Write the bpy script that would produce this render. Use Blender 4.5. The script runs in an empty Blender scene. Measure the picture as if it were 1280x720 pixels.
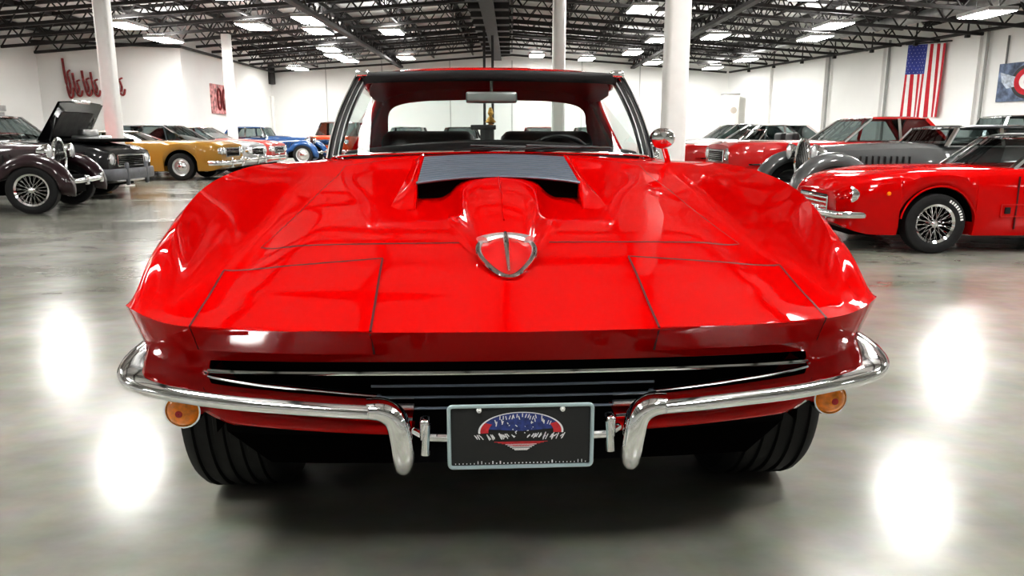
import bpy, bmesh, math, random
from mathutils import Vector, Matrix
random.seed(7)
SC = bpy.context.scene
COL = SC.collection
PI = math.pi

# ------------------------------------------------------------------ materials
def new_mat(name):
    m = bpy.data.materials.new(name); m.use_nodes = True
    nt = m.node_tree; b = nt.nodes.get('Principled BSDF')
    return m, nt, b
def mat(name, col, rough=.5, metal=0, coat=0, spec=.5, noise=0, nscale=8, emit=None, estr=0, bump=0, crough=.03):
    m, nt, b = new_mat(name)
    c = (col[0], col[1], col[2], 1)
    b.inputs['Base Color'].default_value = c
    b.inputs['Roughness'].default_value = rough
    b.inputs['Metallic'].default_value = metal
    b.inputs['Coat Weight'].default_value = coat
    b.inputs['Coat Roughness'].default_value = crough
    b.inputs['Specular IOR Level'].default_value = spec
    if noise or bump:
        tc = nt.nodes.new('ShaderNodeTexCoord'); n = nt.nodes.new('ShaderNodeTexNoise')
        n.inputs['Scale'].default_value = nscale; n.inputs['Detail'].default_value = 5
        nt.links.new(tc.outputs['Object'], n.inputs['Vector'])
        if noise:
            r = nt.nodes.new('ShaderNodeValToRGB')
            r.color_ramp.elements[0].position = .3; r.color_ramp.elements[1].position = .7
            r.color_ramp.elements[0].color = tuple(v*(1-noise) for v in col)+(1,)
            r.color_ramp.elements[1].color = tuple(min(1, v*(1+noise)) for v in col)+(1,)
            nt.links.new(n.outputs['Fac'], r.inputs['Fac']); nt.links.new(r.outputs['Color'], b.inputs['Base Color'])
        if bump:
            bp = nt.nodes.new('ShaderNodeBump'); bp.inputs['Strength'].default_value = bump; bp.inputs['Distance'].default_value = .01
            nt.links.new(n.outputs['Fac'], bp.inputs['Height']); nt.links.new(bp.outputs['Normal'], b.inputs['Normal'])
    if emit:
        b.inputs['Emission Color'].default_value = (emit[0], emit[1], emit[2], 1)
        b.inputs['Emission Strength'].default_value = estr
    return m
def glass_mat(name, tint=(.92, .96, .95)):
    m = bpy.data.materials.new(name); m.use_nodes = True; nt = m.node_tree
    for n in list(nt.nodes): nt.nodes.remove(n)
    o = nt.nodes.new('ShaderNodeOutputMaterial'); mx = nt.nodes.new('ShaderNodeMixShader')
    t = nt.nodes.new('ShaderNodeBsdfTransparent'); g = nt.nodes.new('ShaderNodeBsdfGlossy'); f = nt.nodes.new('ShaderNodeFresnel')
    t.inputs['Color'].default_value = tint+(1,); g.inputs['Roughness'].default_value = .02; f.inputs['IOR'].default_value = 1.3
    nt.links.new(f.outputs[0], mx.inputs[0]); nt.links.new(t.outputs[0], mx.inputs[1]); nt.links.new(g.outputs[0], mx.inputs[2])
    nt.links.new(mx.outputs[0], o.inputs['Surface'])
    return m
def paint(name, col, flake=.0):
    return mat(name, col, .38, 0, 1.0, .25, noise=.03, nscale=3)

M = {}
M['red'] = mat('red_paint', (.47, .0006, .0008), .5, 0, .7, .0, noise=.02, nscale=3, crough=.03)
M['seam'] = mat('shut_line_shadow', (.06, .002, .002), .6, noise=.1)
M['red'].node_tree.nodes['Principled BSDF'].inputs['Coat IOR'].default_value = 1.42
M['redin'] = mat('dark_red_trim', (.62, .01, .015), .5, 0, .1, .3)
M['chrome'] = mat('chrome', (.86, .87, .88), .06, 1, noise=.02)
M['steel'] = mat('brushed_steel', (.62, .63, .64), .28, 1, noise=.05)
M['black'] = mat('black_trim', (.008, .008, .009), .4, noise=.1)
M['flat'] = mat('matte_black', (.004, .004, .004), .9, spec=.1, noise=.1)
M['rubber'] = mat('tyre_rubber', (.014, .014, .015), .6, spec=.35, noise=.15, nscale=30)
M['tread'] = mat('tyre_groove', (.003, .003, .003), .9, spec=.1)
M['seat'] = mat('black_vinyl', (.012, .012, .013), .45, bump=.2, nscale=40)
M['glass'] = glass_mat('clear_glass')
M['dglass'] = glass_mat('tinted_glass', (.45, .5, .5))
M['amber'] = mat('amber_lens', (.75, .2, .005), .15, 0, .6, emit=(1, .3, .0), estr=.08, noise=.35, nscale=60)
M['lens'] = mat('headlamp_lens', (.75, .78, .8), .12, .3, .8, noise=.2, nscale=50)
M['mirror'] = mat('mirror_glass', (.8, .8, .8), .03, 1)
M['louver'] = mat('louver_blue_grey', (.17, .20, .25), .38, .55, .2, noise=.1, nscale=20)
M['redlens'] = mat('red_lens', (.5, .002, .004), .12, 0, .8, noise=.1)
M['gunmetal'] = mat('dull_grey_metal', (.16, .165, .18), .4, .6, noise=.15)
M['white'] = mat('white_paint', (.90, .90, .885), .5, noise=.02)

# ------------------------------------------------------------------ mesh builder
def cat(pts, n):
    """Catmull-Rom resample of a list of tuples (any dim)"""
    out = []; m = len(pts)
    for i in range(m-1):
        p0 = pts[max(i-1, 0)]; p1 = pts[i]; p2 = pts[i+1]; p3 = pts[min(i+2, m-1)]
        for k in range(n):
            t = k/n
            out.append(tuple(.5*((2*b)+(-a+c)*t+(2*a-5*b+4*c-d)*t*t+(-a+3*b-3*c+d)*t**3) for a, b, c, d in zip(p0, p1, p2, p3)))
    out.append(tuple(pts[-1])); return out

class MB:
    def __init__(s): s.v = []; s.f = []; s.mi = []; s.cm = 0
    def add(s, vs, fs):
        o = len(s.v); s.v += [tuple(v) for v in vs]
        for f in fs: s.f.append([i+o for i in f]); s.mi.append(s.cm)
        return s
    def grid(s, rows, closeu=False, closev=False):
        n = len(rows); m = len(rows[0]); vs = [p for r in rows for p in r]; fs = []
        for i in range(n if closev else n-1):
            for j in range(m if closeu else m-1):
                a = i*m+j; b = i*m+(j+1) % m; c = ((i+1) % n)*m+(j+1) % m; d = ((i+1) % n)*m+j
                fs.append((a, b, c, d))
        return s.add(vs, fs)
    def loft(s, rings, cap=True):
        s.grid(rings, closeu=True)
        if cap:
            s.add(rings[0], [list(range(len(rings[0])))]); s.add(rings[-1], [list(range(len(rings[-1])))])
        return s
    def poly(s, pts): return s.add(pts, [list(range(len(pts)))])
    def box(s, c, d, R=None):
        x, y, z = d[0]/2, d[1]/2, d[2]/2
        vs = [Vector((i*x, j*y, k*z)) for i in (-1, 1) for j in (-1, 1) for k in (-1, 1)]
        if R is not None: vs = [R @ v for v in vs]
        vs = [v+Vector(c) for v in vs]
        return s.add(vs, [(0, 1, 3, 2), (4, 6, 7, 5), (0, 4, 5, 1), (2, 3, 7, 6), (0, 2, 6, 4), (1, 5, 7, 3)])
    def rbox(s, c, d, r=.02, R=None, seg=3):
        """rounded box: rounded-rectangle section in x/y lofted in z with bevelled ends"""
        x, y, z = d[0]/2, d[1]/2, d[2]/2; r = min(r, x*.99, y*.99, z*.99)
        rings = []
        for i in range(seg+1):
            a = PI/2*i/seg; rings.append((r*(1-math.sin(a)), -z+r*(1-math.cos(a))))
        full = rings+[(q, -zz) for q, zz in reversed(rings)]
        out = []
        for q, zz in full:
            ring = []
            for (sx, sy, a0) in ((1, 1, 0), (-1, 1, PI/2), (-1, -1, PI), (1, -1, 1.5*PI)):
                for k in range(seg+1):
                    a = a0+PI/2*k/seg; rr = r-q if r-q > 1e-5 else 1e-5
                    p = Vector((sx*(x-r)+rr*math.cos(a), sy*(y-r)+rr*math.sin(a), zz))
                    if R is not None: p = R @ p
                    ring.append(tuple(p+Vector(c)))
            out.append(ring)
        return s.loft(out)
    def bar(s, p, q, w, h=None, n=4, up=(0, 0, 1)):
        h = h or w; p = Vector(p); q = Vector(q); d = (q-p).normalized(); u = Vector(up)
        if abs(d.dot(u)) > .98: u = Vector((1, 0, 0))
        a = d.cross(u).normalized(); b = a.cross(d)
        if n == 4: pr = [(-1, -1), (1, -1), (1, 1), (-1, 1)]
        else: pr = [(math.cos(2*PI*k/n), math.sin(2*PI*k/n)) for k in range(n)]
        return s.loft([[tuple(e+a*(x*w/2)+b*(y*h/2)) for x, y in pr] for e in (p, q)])
    def sweep(s, path, w, h, n=16, up=(0, 0, 1), power=2.0, cap=True, closed=False):
        """path list of pts; w,h scalar or list: full width (sideways) and height"""
        m = len(path); P = [Vector(p) for p in path]; rings = []
        W = w if isinstance(w, (list, tuple)) else [w]*m; H = h if isinstance(h, (list, tuple)) else [h]*m
        for i in range(m):
            if closed: d = (P[(i+1) % m]-P[i-1])
            else: d = (P[min(i+1, m-1)]-P[max(i-1, 0)])
            d.normalize(); u = Vector(up[i]) if isinstance(up, list) else Vector(up)
            if abs(d.dot(u)) > .995: u = Vector((0, 1, .01))
            a = d.cross(u).normalized(); b = a.cross(d).normalized(); ring = []
            for k in range(n):
                t = 2*PI*k/n; c_, s_ = math.cos(t), math.sin(t); e = 2/power
                ring.append(tuple(P[i]+a*(W[i]/2*math.copysign(abs(c_)**e, c_))+b*(H[i]/2*math.copysign(abs(s_)**e, s_))))
            rings.append(ring)
        if closed: return s.grid(rings, closeu=True, closev=True)
        return s.loft(rings, cap)
    def tube(s, path, r, n=8, closed=False, up=(0, 0, 1)): return s.sweep(path, 2*r, 2*r, n, up, closed=closed)
    def lathe(s, prof, T, n=32, cap=False):
        """prof: list of (radius, axial); T maps (a, b, axial) -> point"""
        rings = [[T(r*math.cos(2*PI*k/n), r*math.sin(2*PI*k/n), ax) for k in range(n)] for r, ax in prof]
        s.grid(rings, closeu=True)
        if cap: s.poly(rings[0]); s.poly(rings[-1])
        return s
    def build(s, name, mats, parent=None, smooth=True, angle=35, recalc=True, merge=True):
        me = bpy.data.meshes.new(name); me.from_pydata(s.v, [], s.f)
        mats = mats if isinstance(mats, (list, tuple)) else [mats]
        for m in mats: me.materials.append(m)
        if len(mats) > 1: me.polygons.foreach_set('material_index', s.mi)
        bm = bmesh.new(); bm.from_mesh(me)
        if merge: bmesh.ops.remove_doubles(bm, verts=bm.verts, dist=1e-5)
        if recalc: bmesh.ops.recalc_face_normals(bm, faces=bm.faces)
        bm.to_mesh(me); bm.free()
        if smooth:
            me.polygons.foreach_set('use_smooth', [True]*len(me.polygons)); me.set_sharp_from_angle(angle=math.radians(angle))
        me.update()
        o = bpy.data.objects.new(name, me); COL.objects.link(o)
        if parent is not None: o.parent = parent
        return o

def tag(o, label=None, cat_=None, group=None, kind=None):
    if label: o['label'] = label
    if cat_: o['category'] = cat_
    if group: o['group'] = group
    if kind: o['kind'] = kind
    return o
def thing(name, label, cat_, loc=(0, 0, 0), rotz=0, group=None):
    o = bpy.data.objects.new(name, None); COL.objects.link(o); o.empty_display_size = .2
    o.location = loc; o.rotation_euler = (0, 0, rotz)
    return tag(o, label, cat_, group)
def struct(name, mb, m, **k):
    o = mb.build(name, m, None, **k); o['kind'] = 'structure'; return o
def kids(o): return [c for c in o.children]
def dup(o, parent=None, loc=None, rotz=None, label=None):
    c = o.copy(); COL.objects.link(c); c.parent = parent
    if loc is not None: c.location = loc
    if rotz is not None: c.rotation_euler = (0, 0, rotz)
    if label: c['label'] = label
    for ch in list(o.children): dup(ch, c)
    return c
def lerp(a, b, t): return a+(b-a)*t
def sm(t): t = max(0, min(1, t)); return t*t*(3-2*t)
def interp(xs, ys, x):
    """monotone cubic (pchip)"""
    n = len(xs)
    if x <= xs[0]: return ys[0]
    if x >= xs[-1]: return ys[-1]
    i = 0
    while x > xs[i+1]: i += 1
    h = [xs[k+1]-xs[k] for k in range(n-1)]; d = [(ys[k+1]-ys[k])/h[k] for k in range(n-1)]
    def sl(k):
        if k == 0: return d[0]
        if k == n-1: return d[-1]
        if d[k-1]*d[k] <= 0: return 0
        w1 = 2*h[k]+h[k-1]; w2 = h[k]+2*h[k-1]
        return (w1+w2)/(w1/d[k-1]+w2/d[k])
    t = (x-xs[i])/h[i]; m0, m1 = sl(i)*h[i], sl(i+1)*h[i]
    return (2*t**3-3*t*t+1)*ys[i]+(t**3-2*t*t+t)*m0+(-2*t**3+3*t*t)*ys[i+1]+(t**3-t*t)*m1

# ------------------------------------------------------------------ wheels
def wheel(parent, pos, r, width, lat='y', side=1, style='disc', rimr=None, name='wheel', n=40):
    """wheel part (rim) with tyre, hub cap / spokes as sub-parts. lat: lateral axis of the car; side: outward sign"""
    rimr = rimr or r*.62
    px, py, pz = pos
    def T(a, b, ax):
        ax = ax*side
        return (px+a, py+ax, pz+b) if lat == 'y' else (px+ax, py+a, pz+b)
    w = width/2
    mb = MB(); mb.lathe([(rimr*.97, -w*.8), (rimr*.93, -w*.3), (rimr*.86, w*.25), (rimr*.9, w*.7), (rimr*.99, w*.82), (rimr*1.02, w*.86), (rimr*1.03, w*.75)], T, n)
    if style == 'disc':
        mb.lathe([(rimr*.88, w*.4), (rimr*.7, w*.55), (rimr*.5, w*.5), (0.001, w*.5)], T, n)
    rim = mb.build(name, M['steel'] if style != 'wire' else M['chrome'], parent)
    tb = MB(); pr = []
    prof = [(rimr*.98, -w*.8), (rimr*1.15, -w*.98), (r*.86, -w), (r*.95, -w*.93), (r*.99, -w*.8)]
    grooves = 5 if r > .3 and n >= 40 else 0
    if grooves:
        for k in range(grooves):
            c = -w*.62+k*(w*1.24/(grooves-1)); g = w*.045
            prof += [(r, c-g*1.6), (r-.009, c-g), (r-.009, c+g), (r, c+g*1.6)]
    prof += [(r*.99, w*.8), (r*.95, w*.93), (r*.86, w), (rimr*1.15, w*.98), (rimr*.98, w*.8)]
    tb.lathe(prof, T, max(n, 24)); tb.build('tyre', M['rubber'], rim, angle=25)
    if style == 'wire':
        sp = MB(); N = 36
        for k in range(N):
            a = 2*PI*k/N; b = a+(.5 if k % 2 else -.5)
            sp.bar(T(rimr*.16*math.cos(a), rimr*.16*math.sin(a), w*(.75 if k % 4 < 2 else .2)), T(rimr*.92*math.cos(b), rimr*.92*math.sin(b), w*.35), .007, n=5)
        sp.build('spokes', M['chrome'], rim)
        hb = MB(); hb.lathe([(.001, w*1.0), (rimr*.1, w*.98), (rimr*.19, w*.8), (rimr*.2, w*.2), (rimr*.001, w*.1)], T, 20); hb.build('hub', M['chrome'], rim)
        bk = MB(); bk.lathe([(rimr*.85, -w*.2), (.001, -w*.2)], T, 24); bk.build('brake_drum', M['flat'], rim)
    else:
        hb = MB(); hb.lathe([(.001, w*.95), (rimr*.22, w*.92), (rimr*.4, w*.78), (rimr*.55, w*.66), (rimr*.62, w*.52)], T, n); hb.build('hub_cap', M['chrome'], rim)
    return rim
# ================================================================== the hall
EXPO = 0.13
LOOK = 'Medium High Contrast'
def floor_mat():
    m, nt, b = new_mat('polished_concrete')
    tc = nt.nodes.new('ShaderNodeTexCoord')
    n1 = nt.nodes.new('ShaderNodeTexNoise'); n1.inputs['Scale'].default_value = .55; n1.inputs['Detail'].default_value = 8; n1.inputs['Roughness'].default_value = .62
    n2 = nt.nodes.new('ShaderNodeTexNoise'); n2.inputs['Scale'].default_value = 9; n2.inputs['Detail'].default_value = 6
    mp = nt.nodes.new('ShaderNodeMapping'); mp.inputs['Scale'].default_value = (1, 1.6, 1)
    nt.links.new(tc.outputs['Object'], mp.inputs['Vector']); nt.links.new(mp.outputs['Vector'], n1.inputs['Vector']); nt.links.new(tc.outputs['Object'], n2.inputs['Vector'])
    r = nt.nodes.new('ShaderNodeValToRGB'); r.color_ramp.elements[0].position = .32; r.color_ramp.elements[1].position = .72
    r.color_ramp.elements[0].color = (.185, .19, .155, 1); r.color_ramp.elements[1].color = (.40, .395, .36, 1)
    mx = nt.nodes.new('ShaderNodeMixRGB'); mx.blend_type = 'MULTIPLY'; mx.inputs[0].default_value = .25
    nt.links.new(n1.outputs['Fac'], r.inputs['Fac']); nt.links.new(r.outputs['Color'], mx.inputs[1]); nt.links.new(n2.outputs['Color'], mx.inputs[2])
    nt.links.new(mx.outputs[0], b.inputs['Base Color'])
    rr_ = nt.nodes.new('ShaderNodeMapRange'); rr_.inputs[1].default_value = .3; rr_.inputs[2].default_value = .7; rr_.inputs[3].default_value = .13; rr_.inputs[4].default_value = .25
    nt.links.new(n1.outputs['Fac'], rr_.inputs[0]); nt.links.new(rr_.outputs[0], b.inputs['Roughness'])
    b.inputs['Specular IOR Level'].default_value = .45
    bp = nt.nodes.new('ShaderNodeBump'); bp.inputs['Strength'].default_value = .06; bp.inputs['Distance'].default_value = .004
    nt.links.new(n2.outputs['Fac'], bp.inputs['Height']); nt.links.new(bp.outputs['Normal'], b.inputs['Normal'])
    return m
M['wall'] = mat('white_painted_wall', (.85, .85, .835), .6, noise=.03, nscale=.6)
M['deck'] = mat('roof_deck', (.72, .72, .71), .7, noise=.12, nscale=1.2)
M['truss'] = mat('dark_steel_truss', (.028, .026, .026), .6, noise=.2)
M['duct'] = mat('galvanised_duct', (.30, .30, .30), .4, .5, noise=.2, nscale=3)
M['lamp'] = mat('lamp_diffuser', (.9, .9, .9), .5, emit=(1, .985, .95), estr=46)
M['uplight'] = mat('added_uplight_glow', (.9, .9, .9), .5, emit=(1, .985, .95), estr=16)
M['lampbody'] = mat('lamp_housing', (.45, .45, .45), .5)
YB, YF, YA = 40, -9, 27.5
XL, XA = -16.8, -11.7
def xr(Y): return 15.2-.205*(Y-20.5)
def deck(X): return 5.85-.075*abs(X)
f = MB(); f.grid([[(XL-.3, YF, 0), (xr(YF)+.3, YF, 0)], [(XL-.3, YB+.3, 0), (xr(YB)+.3, YB+.3, 0)]])
struct('floor', f, floor_mat(), smooth=False)
c = MB()
for a, b in ((XL-.3, 0), (0, 22)): c.grid([[(a, YF, deck(a)), (b, YF, deck(b))], [(a, YB+.3, deck(a)), (b, YB+.3, deck(b))]])
struct('ceiling', c, M['deck'], smooth=False)
def wallbox(name, p, q, t=.2, ztop=None):
    """wall slab whose inner face runs p->q, thickness to the left of the direction"""
    d = Vector((q[0]-p[0], q[1]-p[1])).normalized(); n = Vector((-d.y, d.x))*t
    N = 12; lo, hi, lo2, hi2 = [], [], [], []
    for k in range(N+1):
        x, y = lerp(p[0], q[0], k/N), lerp(p[1], q[1], k/N); zt = deck(x)
        lo.append((x, y, 0)); hi.append((x, y, zt)); lo2.append((x+n.x, y+n.y, 0)); hi2.append((x+n.x, y+n.y, zt))
    m = MB(); m.grid([lo, hi, hi2, lo2], closev=True); m.poly([lo[0], hi[0], hi2[0], lo2[0]]); m.poly([lo[-1], hi[-1], hi2[-1], lo2[-1]])
    return struct(name, m, M['wall'], smooth=False)
wallbox('wall_left', (XL, YF), (XL, YA))
wallbox('wall_left_back', (XL, YA), (XA, YA))
wallbox('wall_left_inner', (XA, YA), (XA-.75, YB))
m_ = MB(); 
def gable(name, Y, x0, x1, t):
    xs_ = [x0, 0, x1]; m = MB()
    a = [(x, Y, 0) for x in xs_]; b = [(x, Y, deck(x)) for x in xs_]; c2 = [(x, Y+t, deck(x)) for x in xs_]; d = [(x, Y+t, 0) for x in xs_]
    m.grid([a, b, c2, d], closev=True); struct(name, m, M['wall'], smooth=False)
gable('wall_back', YB, XA-.75, xr(YB), .2)
gable('wall_front', YF-.2, XL, xr(YF), .2)
wallbox('wall_right', (xr(YB), YB), (xr(YF), YF))
# panel joints and pilasters
wn = Vector((-.9796, -.2008, 0)); wd = Vector((-.2008, .9796, 0))
RZ = Matrix.Rotation(math.atan2(.9796, -.2008)-PI/2, 3, 'Z')
ti = 0
def trim(mb, mt, **k):
    global ti; ti += 1; return struct('trim_%d' % ti, mb, mt, **k)
for Y, w_ in ((31.9, .35), (28.5, .35), (24.3, .55), (20.5, .35), (36, .3)):
    m = MB(); m.box(Vector((xr(Y), Y, 2.3))+wn*.05, (.14, w_, 4.6), RZ); trim(m, M['wall'], smooth=False)
for Y in (23.75, 28.05, 31.5):
    m = MB(); m.tube([tuple(Vector((xr(Y), Y, z))+wn*.1) for z in (0, 4.4)], .045, 8); trim(m, mat('grey_pipe', (.33, .33, .32), .5))
m = MB(); m.tube([tuple(Vector((xr(Y), Y, 4.18))+wn*.25) for Y in (5, 39.5)], .05, 8)
for Y in [20+2.2*k for k in range(9)]: m.bar(Vector((xr(Y), Y, 4.18))+wn*.25, Vector((xr(Y), Y, 4.9))+wn*.25, .04); m.box(Vector((xr(Y), Y, 4.1))+wn*.25, (.12, .12, .12))
trim(m, M['truss'])
m = MB(); m.tube([(XA-.6, YB-.2, 4.22), (-6, YB-.2, 4.62), (0, YB-.2, 5.05), (6, YB-.2, 4.62), (xr(YB)-.2, YB-.2, 4.2)], .05, 8); trim(m, M['truss'])
m = MB(); m.tube([(XL, YA-.2, 4.28), (XA+.1, YA-.2, 4.1), (XA-.5, YB-.3, 4.2)], .05, 8); trim(m, M['truss'])
for X in (-9.6, -6.7, -3.2, 0, 3.6, 6.6, 9): m = MB(); m.box((X, YB-.01, 2.4), (.05, .04, 4.8)); trim(m, mat('joint_grey', (.5, .5, .49), .7), smooth=False)
m = MB(); m.tube([(-12.35, 39.7, 0), (-12.35, 39.7, 3.0)], .10, 10); trim(m, M['wall'])
m = MB(); m.tube([(-12.35, 39.7, 3.6), (-12.35, 39.7, 4.6)], .22, 10); trim(m, M['truss'])
# duct along the right wall
m = MB(); m.tube([tuple(Vector((xr(Y)-2.0, Y, 4.62))) for Y in (12, 39)], .17, 14)
for Y in range(14, 39, 3): m.tube([(xr(Y)-2.0, Y-.06, 4.62), (xr(Y)-2.0, Y+.06, 4.62)], .20, 14); m.bar((xr(Y)-2, Y, 4.62), (xr(Y)-2, Y, 5.3), .03)
trim(m, M['duct'])
# open-web trusses across the hall, purlins along it
def chord(X, dz): return deck(X)-dz
def truss(Y, x0, x1, pitch, d=.55):
    m = MB(); xs_ = sorted(set([x0, 0.0, x1]))
    for dz, w_ in ((.12, .10), (d+.12, .09)):
        for a, b in zip(xs_[:-1], xs_[1:]): m.bar((a, Y, chord(a, dz)), (b, Y, chord(b, dz)), w_, w_)
    n = int((x1-x0)/pitch)
    for k in range(n):
        a = lerp(x0, x1, k/n); b = lerp(x0, x1, (k+.5)/n); c_ = lerp(x0, x1, (k+1)/n)
        m.bar((a, Y, chord(a, d+.12)), (b, Y, chord(b, .12)), .035); m.bar((b, Y, chord(b, .12)), (c_, Y, chord(c_, d+.12)), .035)
    trim(m, M['truss'], smooth=False)
for Y in [-6+3.4*k for k in range(6)]: truss(Y, XL, min(xr(Y), 17), 1.1)
for k in range(14):
    Y = 15.2+1.75*k; truss(Y, XL if Y < YA else XA-.6, xr(Y)-.1, .85)
for X in [-16+2.0*k for k in range(17)]:
    y1 = YB if -12 < X < 11 else YA
    m = MB(); m.bar((X, YF, deck(X)-.09), (X, y1, deck(X)-.09), .09, .14)
    if abs(X) < 12:
        m.bar((X, 14, deck(X)-.62), (X, y1, deck(X)-.62), .06, .06)
        n = int((y1-14)/1.0)
        for q in range(n):
            a = lerp(14, y1, q/n); b = lerp(14, y1, (q+.5)/n); c_ = lerp(14, y1, (q+1)/n)
            m.bar((X, a, deck(X)-.62), (X, b, deck(X)-.1), .03); m.bar((X, b, deck(X)-.1), (X, c_, deck(X)-.62), .03)
    trim(m, M['truss'], smooth=False)
for X, w_ in ((-5.7, .2), (6.2, .2), (-.75, .42)):   # girders
    m = MB(); m.bar((X, 12, deck(X)-.55), (X, YB, deck(X)-.55), w_, .12); m.bar((X, 12, deck(X)-.95), (X, YB, deck(X)-.95), w_, .10)
    for q in range(28): a = 12+q; m.bar((X, a, deck(X)-.95), (X, a+.5, deck(X)-.55), .05); m.bar((X, a+.5, deck(X)-.55), (X, a+1, deck(X)-.95), .05)
    trim(m, M['truss'], smooth=False)
m = MB()
for q in range(12):
    a = 20+q*1.7; m.box((-.75, a, deck(0)-.5), (1.3, .5, .75))
trim(m, M['truss'], smooth=False)
# columns
def column(X, Y, w_, h_, label, mt='white'):
    t = thing('column', label, 'column', (X, Y, 0))
    m = MB(); m.rbox((0, 0, h_/2), (w_, w_, h_), w_*.22); m.build('shaft', M[mt], t)
    m = MB(); m.rbox((0, 0, .012), (w_*1.5, w_*1.5, .024), .01); m.build('base_plate', M[mt], t)
    m = MB(); m.rbox((0, 0, h_-.02), (w_*1.6, w_*1.6, .04), .01); m.build('cap_plate', M['truss'], t)
column(-8.5, 16.35, .29, deck(8.5)-.15, 'white steel column on the left, between the black car with raised hood and the gold car')
column(-9.68, 26.5, .29, 4.45, 'slim white column far left, in front of the red and white wall sign')
column(1.08, 18, .30, deck(1)-.15, 'white column seen behind the right half of the red sports car roof')
column(1.98, 9.4, .285, deck(2)-.15, 'thick white column just right of the red sports car windshield, nearest one')
column(-1.07, 30, .10, 5.0, 'left one of the twin thin dark posts behind the red sports car roof', 'truss')
column(-.75, 30, .10, 5.0, 'right one of the twin thin dark posts behind the red sports car roof', 'truss')
# lamps
def lamp(X, Y, Z=None, sx=.75, sy=1.35, label=None, group='ceiling lamps'):
    Z = Z or deck(X)-.95
    t = thing('ceiling_lamp', label or 'bright white rectangular lamp hung below the dark roof trusses', 'lamp', (X, Y, Z), 0, group)
    m = MB(); m.rbox((0, 0, .06), (sx, sy, .10), .03); m.build('housing', M['lampbody'], t)
    m = MB(); m.rbox((0, 0, .005), (sx-.06, sy-.06, .02), .008); m.build('diffuser', M['lamp'], t)
    m = MB(); m.rbox((0, 0, .115), (sx-.2, sy-.2, .012), .005); m.build('added_uplight', M['uplight'], t)  # glowing panel added on top of each lamp to brighten the roof deck
    for q in (-.35, .35): m = MB(); m.bar((0, sy*q, .1), (0, sy*q, deck(X)-Z), .012); m.build('hanger', M['truss'], t, smooth=False)
    return t
VIS = [(-10.9, 22.1), (-11.2, 25.2), (-7.9, 24.0), (-6.1, 23.6), (-6.4, 26.0), (-7.2, 30.8), (-4.2, 27.4), (-7.4, 35.2), (-10.2, 37.0), (-4.9, 36.0), (-7.5, 33.2),
             (3.75, 22.8), (7.0, 27.0), (5.2, 33.6), (5.4, 29), (3.6, 37.6), (9.9, 33), (9.6, 37.2), (9.4, 23), (9.9, 25.6), (11.8, 19.6), (6.7, 37.0), (1.2, 37.8)]
ORD = ['nearest', 'second nearest', 'third nearest', 'fourth nearest', 'fifth nearest', 'sixth nearest', 'seventh nearest', 'eighth nearest', 'ninth nearest', 'tenth nearest', 'eleventh nearest', 'twelfth nearest', 'thirteenth nearest', 'fourteenth nearest']
for side in ('left', 'right'):
    row = sorted([p for p in VIS if (p[0] < 0) == (side == 'left')], key=lambda p: p[1])
    for k, (X, Y) in enumerate(row): lamp(X, Y, label='%s bright ceiling lamp under the trusses on the %s half of the hall' % (ORD[k], side))
for X, Y in [(-7, 19), (7.2, 19), (2.3, 18.2), (-2.6, 19.4)]: lamp(X, Y, label='ceiling lamp over the front of the hall, out of view above the picture')
for X, Y in [(-6.5, 11.9), (-10.5, 16.9), (10.1, 16.4), (6.15, 10.6), (-10.8, 10.5), (11.2, 9.5), (-6.4, 4.6), (6.4, 4.4), (-11.5, 3.5), (12, 3), (-2.9, 2.3), (3.0, 2.3), (-2.4, -.8), (2.5, -.8), (-11.5, -3.5), (12.5, -3.5), (3.9, 7.4)]:  # unseen lamps: some placed from floor reflections, others added to light car and hall
    lamp(X, Y, label='ceiling lamp over the front of the hall, out of view above the picture')
# ---- flag on the right wall
fm = MB(); NXf, NYf = 65, 40
def wp(Y, z, o=.06): return Vector((xr(Y), Y, z))+wn*o
white, redf, bluef = mat('flag_white', (.80, .79, .78), .8, noise=.04), mat('flag_red', (.50, .02, .035), .8, noise=.1), mat('flag_blue', (.035, .05, .26), .8, noise=.15)
Y0, Y1, zt, zb = 27.1, 25.4, 4.12, 1.66
def fp(i, j):
    a = i/NXf; b = j/NYf; wv = .05*math.sin(a*13+b*1.2)*(.35+b)
    return tuple(wp(lerp(Y0+.02, Y1, a), lerp(zt, zb, b)+(-.02*a if b < .5 else .0)-.10*a*(1-b), .10+wv))
for j in range(NYf):
    for i in range(NXf):
        st = int(i/NXf*13); fm.cm = 1 if st % 2 == 0 else 0
        if i/NXf < 7/13 and j/NYf < .40: fm.cm = 2
        # stripes run downwards; the canton is at the upper left
        fm.add([fp(i, j), fp(i+1, j), fp(i+1, j+1), fp(i, j+1)], [(0, 1, 2, 3)])
fl_ = thing('flag', 'large American flag hanging with vertical stripes on the right wall', 'flag', tuple(wp(26.25, 4.15, .08)))
def world_child(mb, name, mts, parent, **k):
    P = parent.location; mb.v = [(x-P[0], y-P[1], z-P[2]) for x, y, z in mb.v]; return mb.build(name, mts, parent, **k)
world_child(fm, 'cloth', [white, redf, bluef], fl_, angle=60)
stm = MB()
for r in range(9):
    for q in range(6 if r % 2 == 0 else 5):
        a = (7/13)*((q+.5+(0 if r % 2 == 0 else .5))/6); b = .40*(r+.6)/9.2
        i, j = a*NXf, b*NYf; c0 = Vector(fp(i, j))+wn*.012
        ring = [c0+wd*(-(.028 if k % 2 == 0 else .011)*math.sin(k*PI/5))+Vector((0, 0, (.028 if k % 2 == 0 else .011)*math.cos(k*PI/5))) for k in range(10)]
        stm.poly([tuple(p) for p in ring])
world_child(stm, 'stars', mat('star_white', (.35, .38, .55), .8), fl_, smooth=False)
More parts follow.
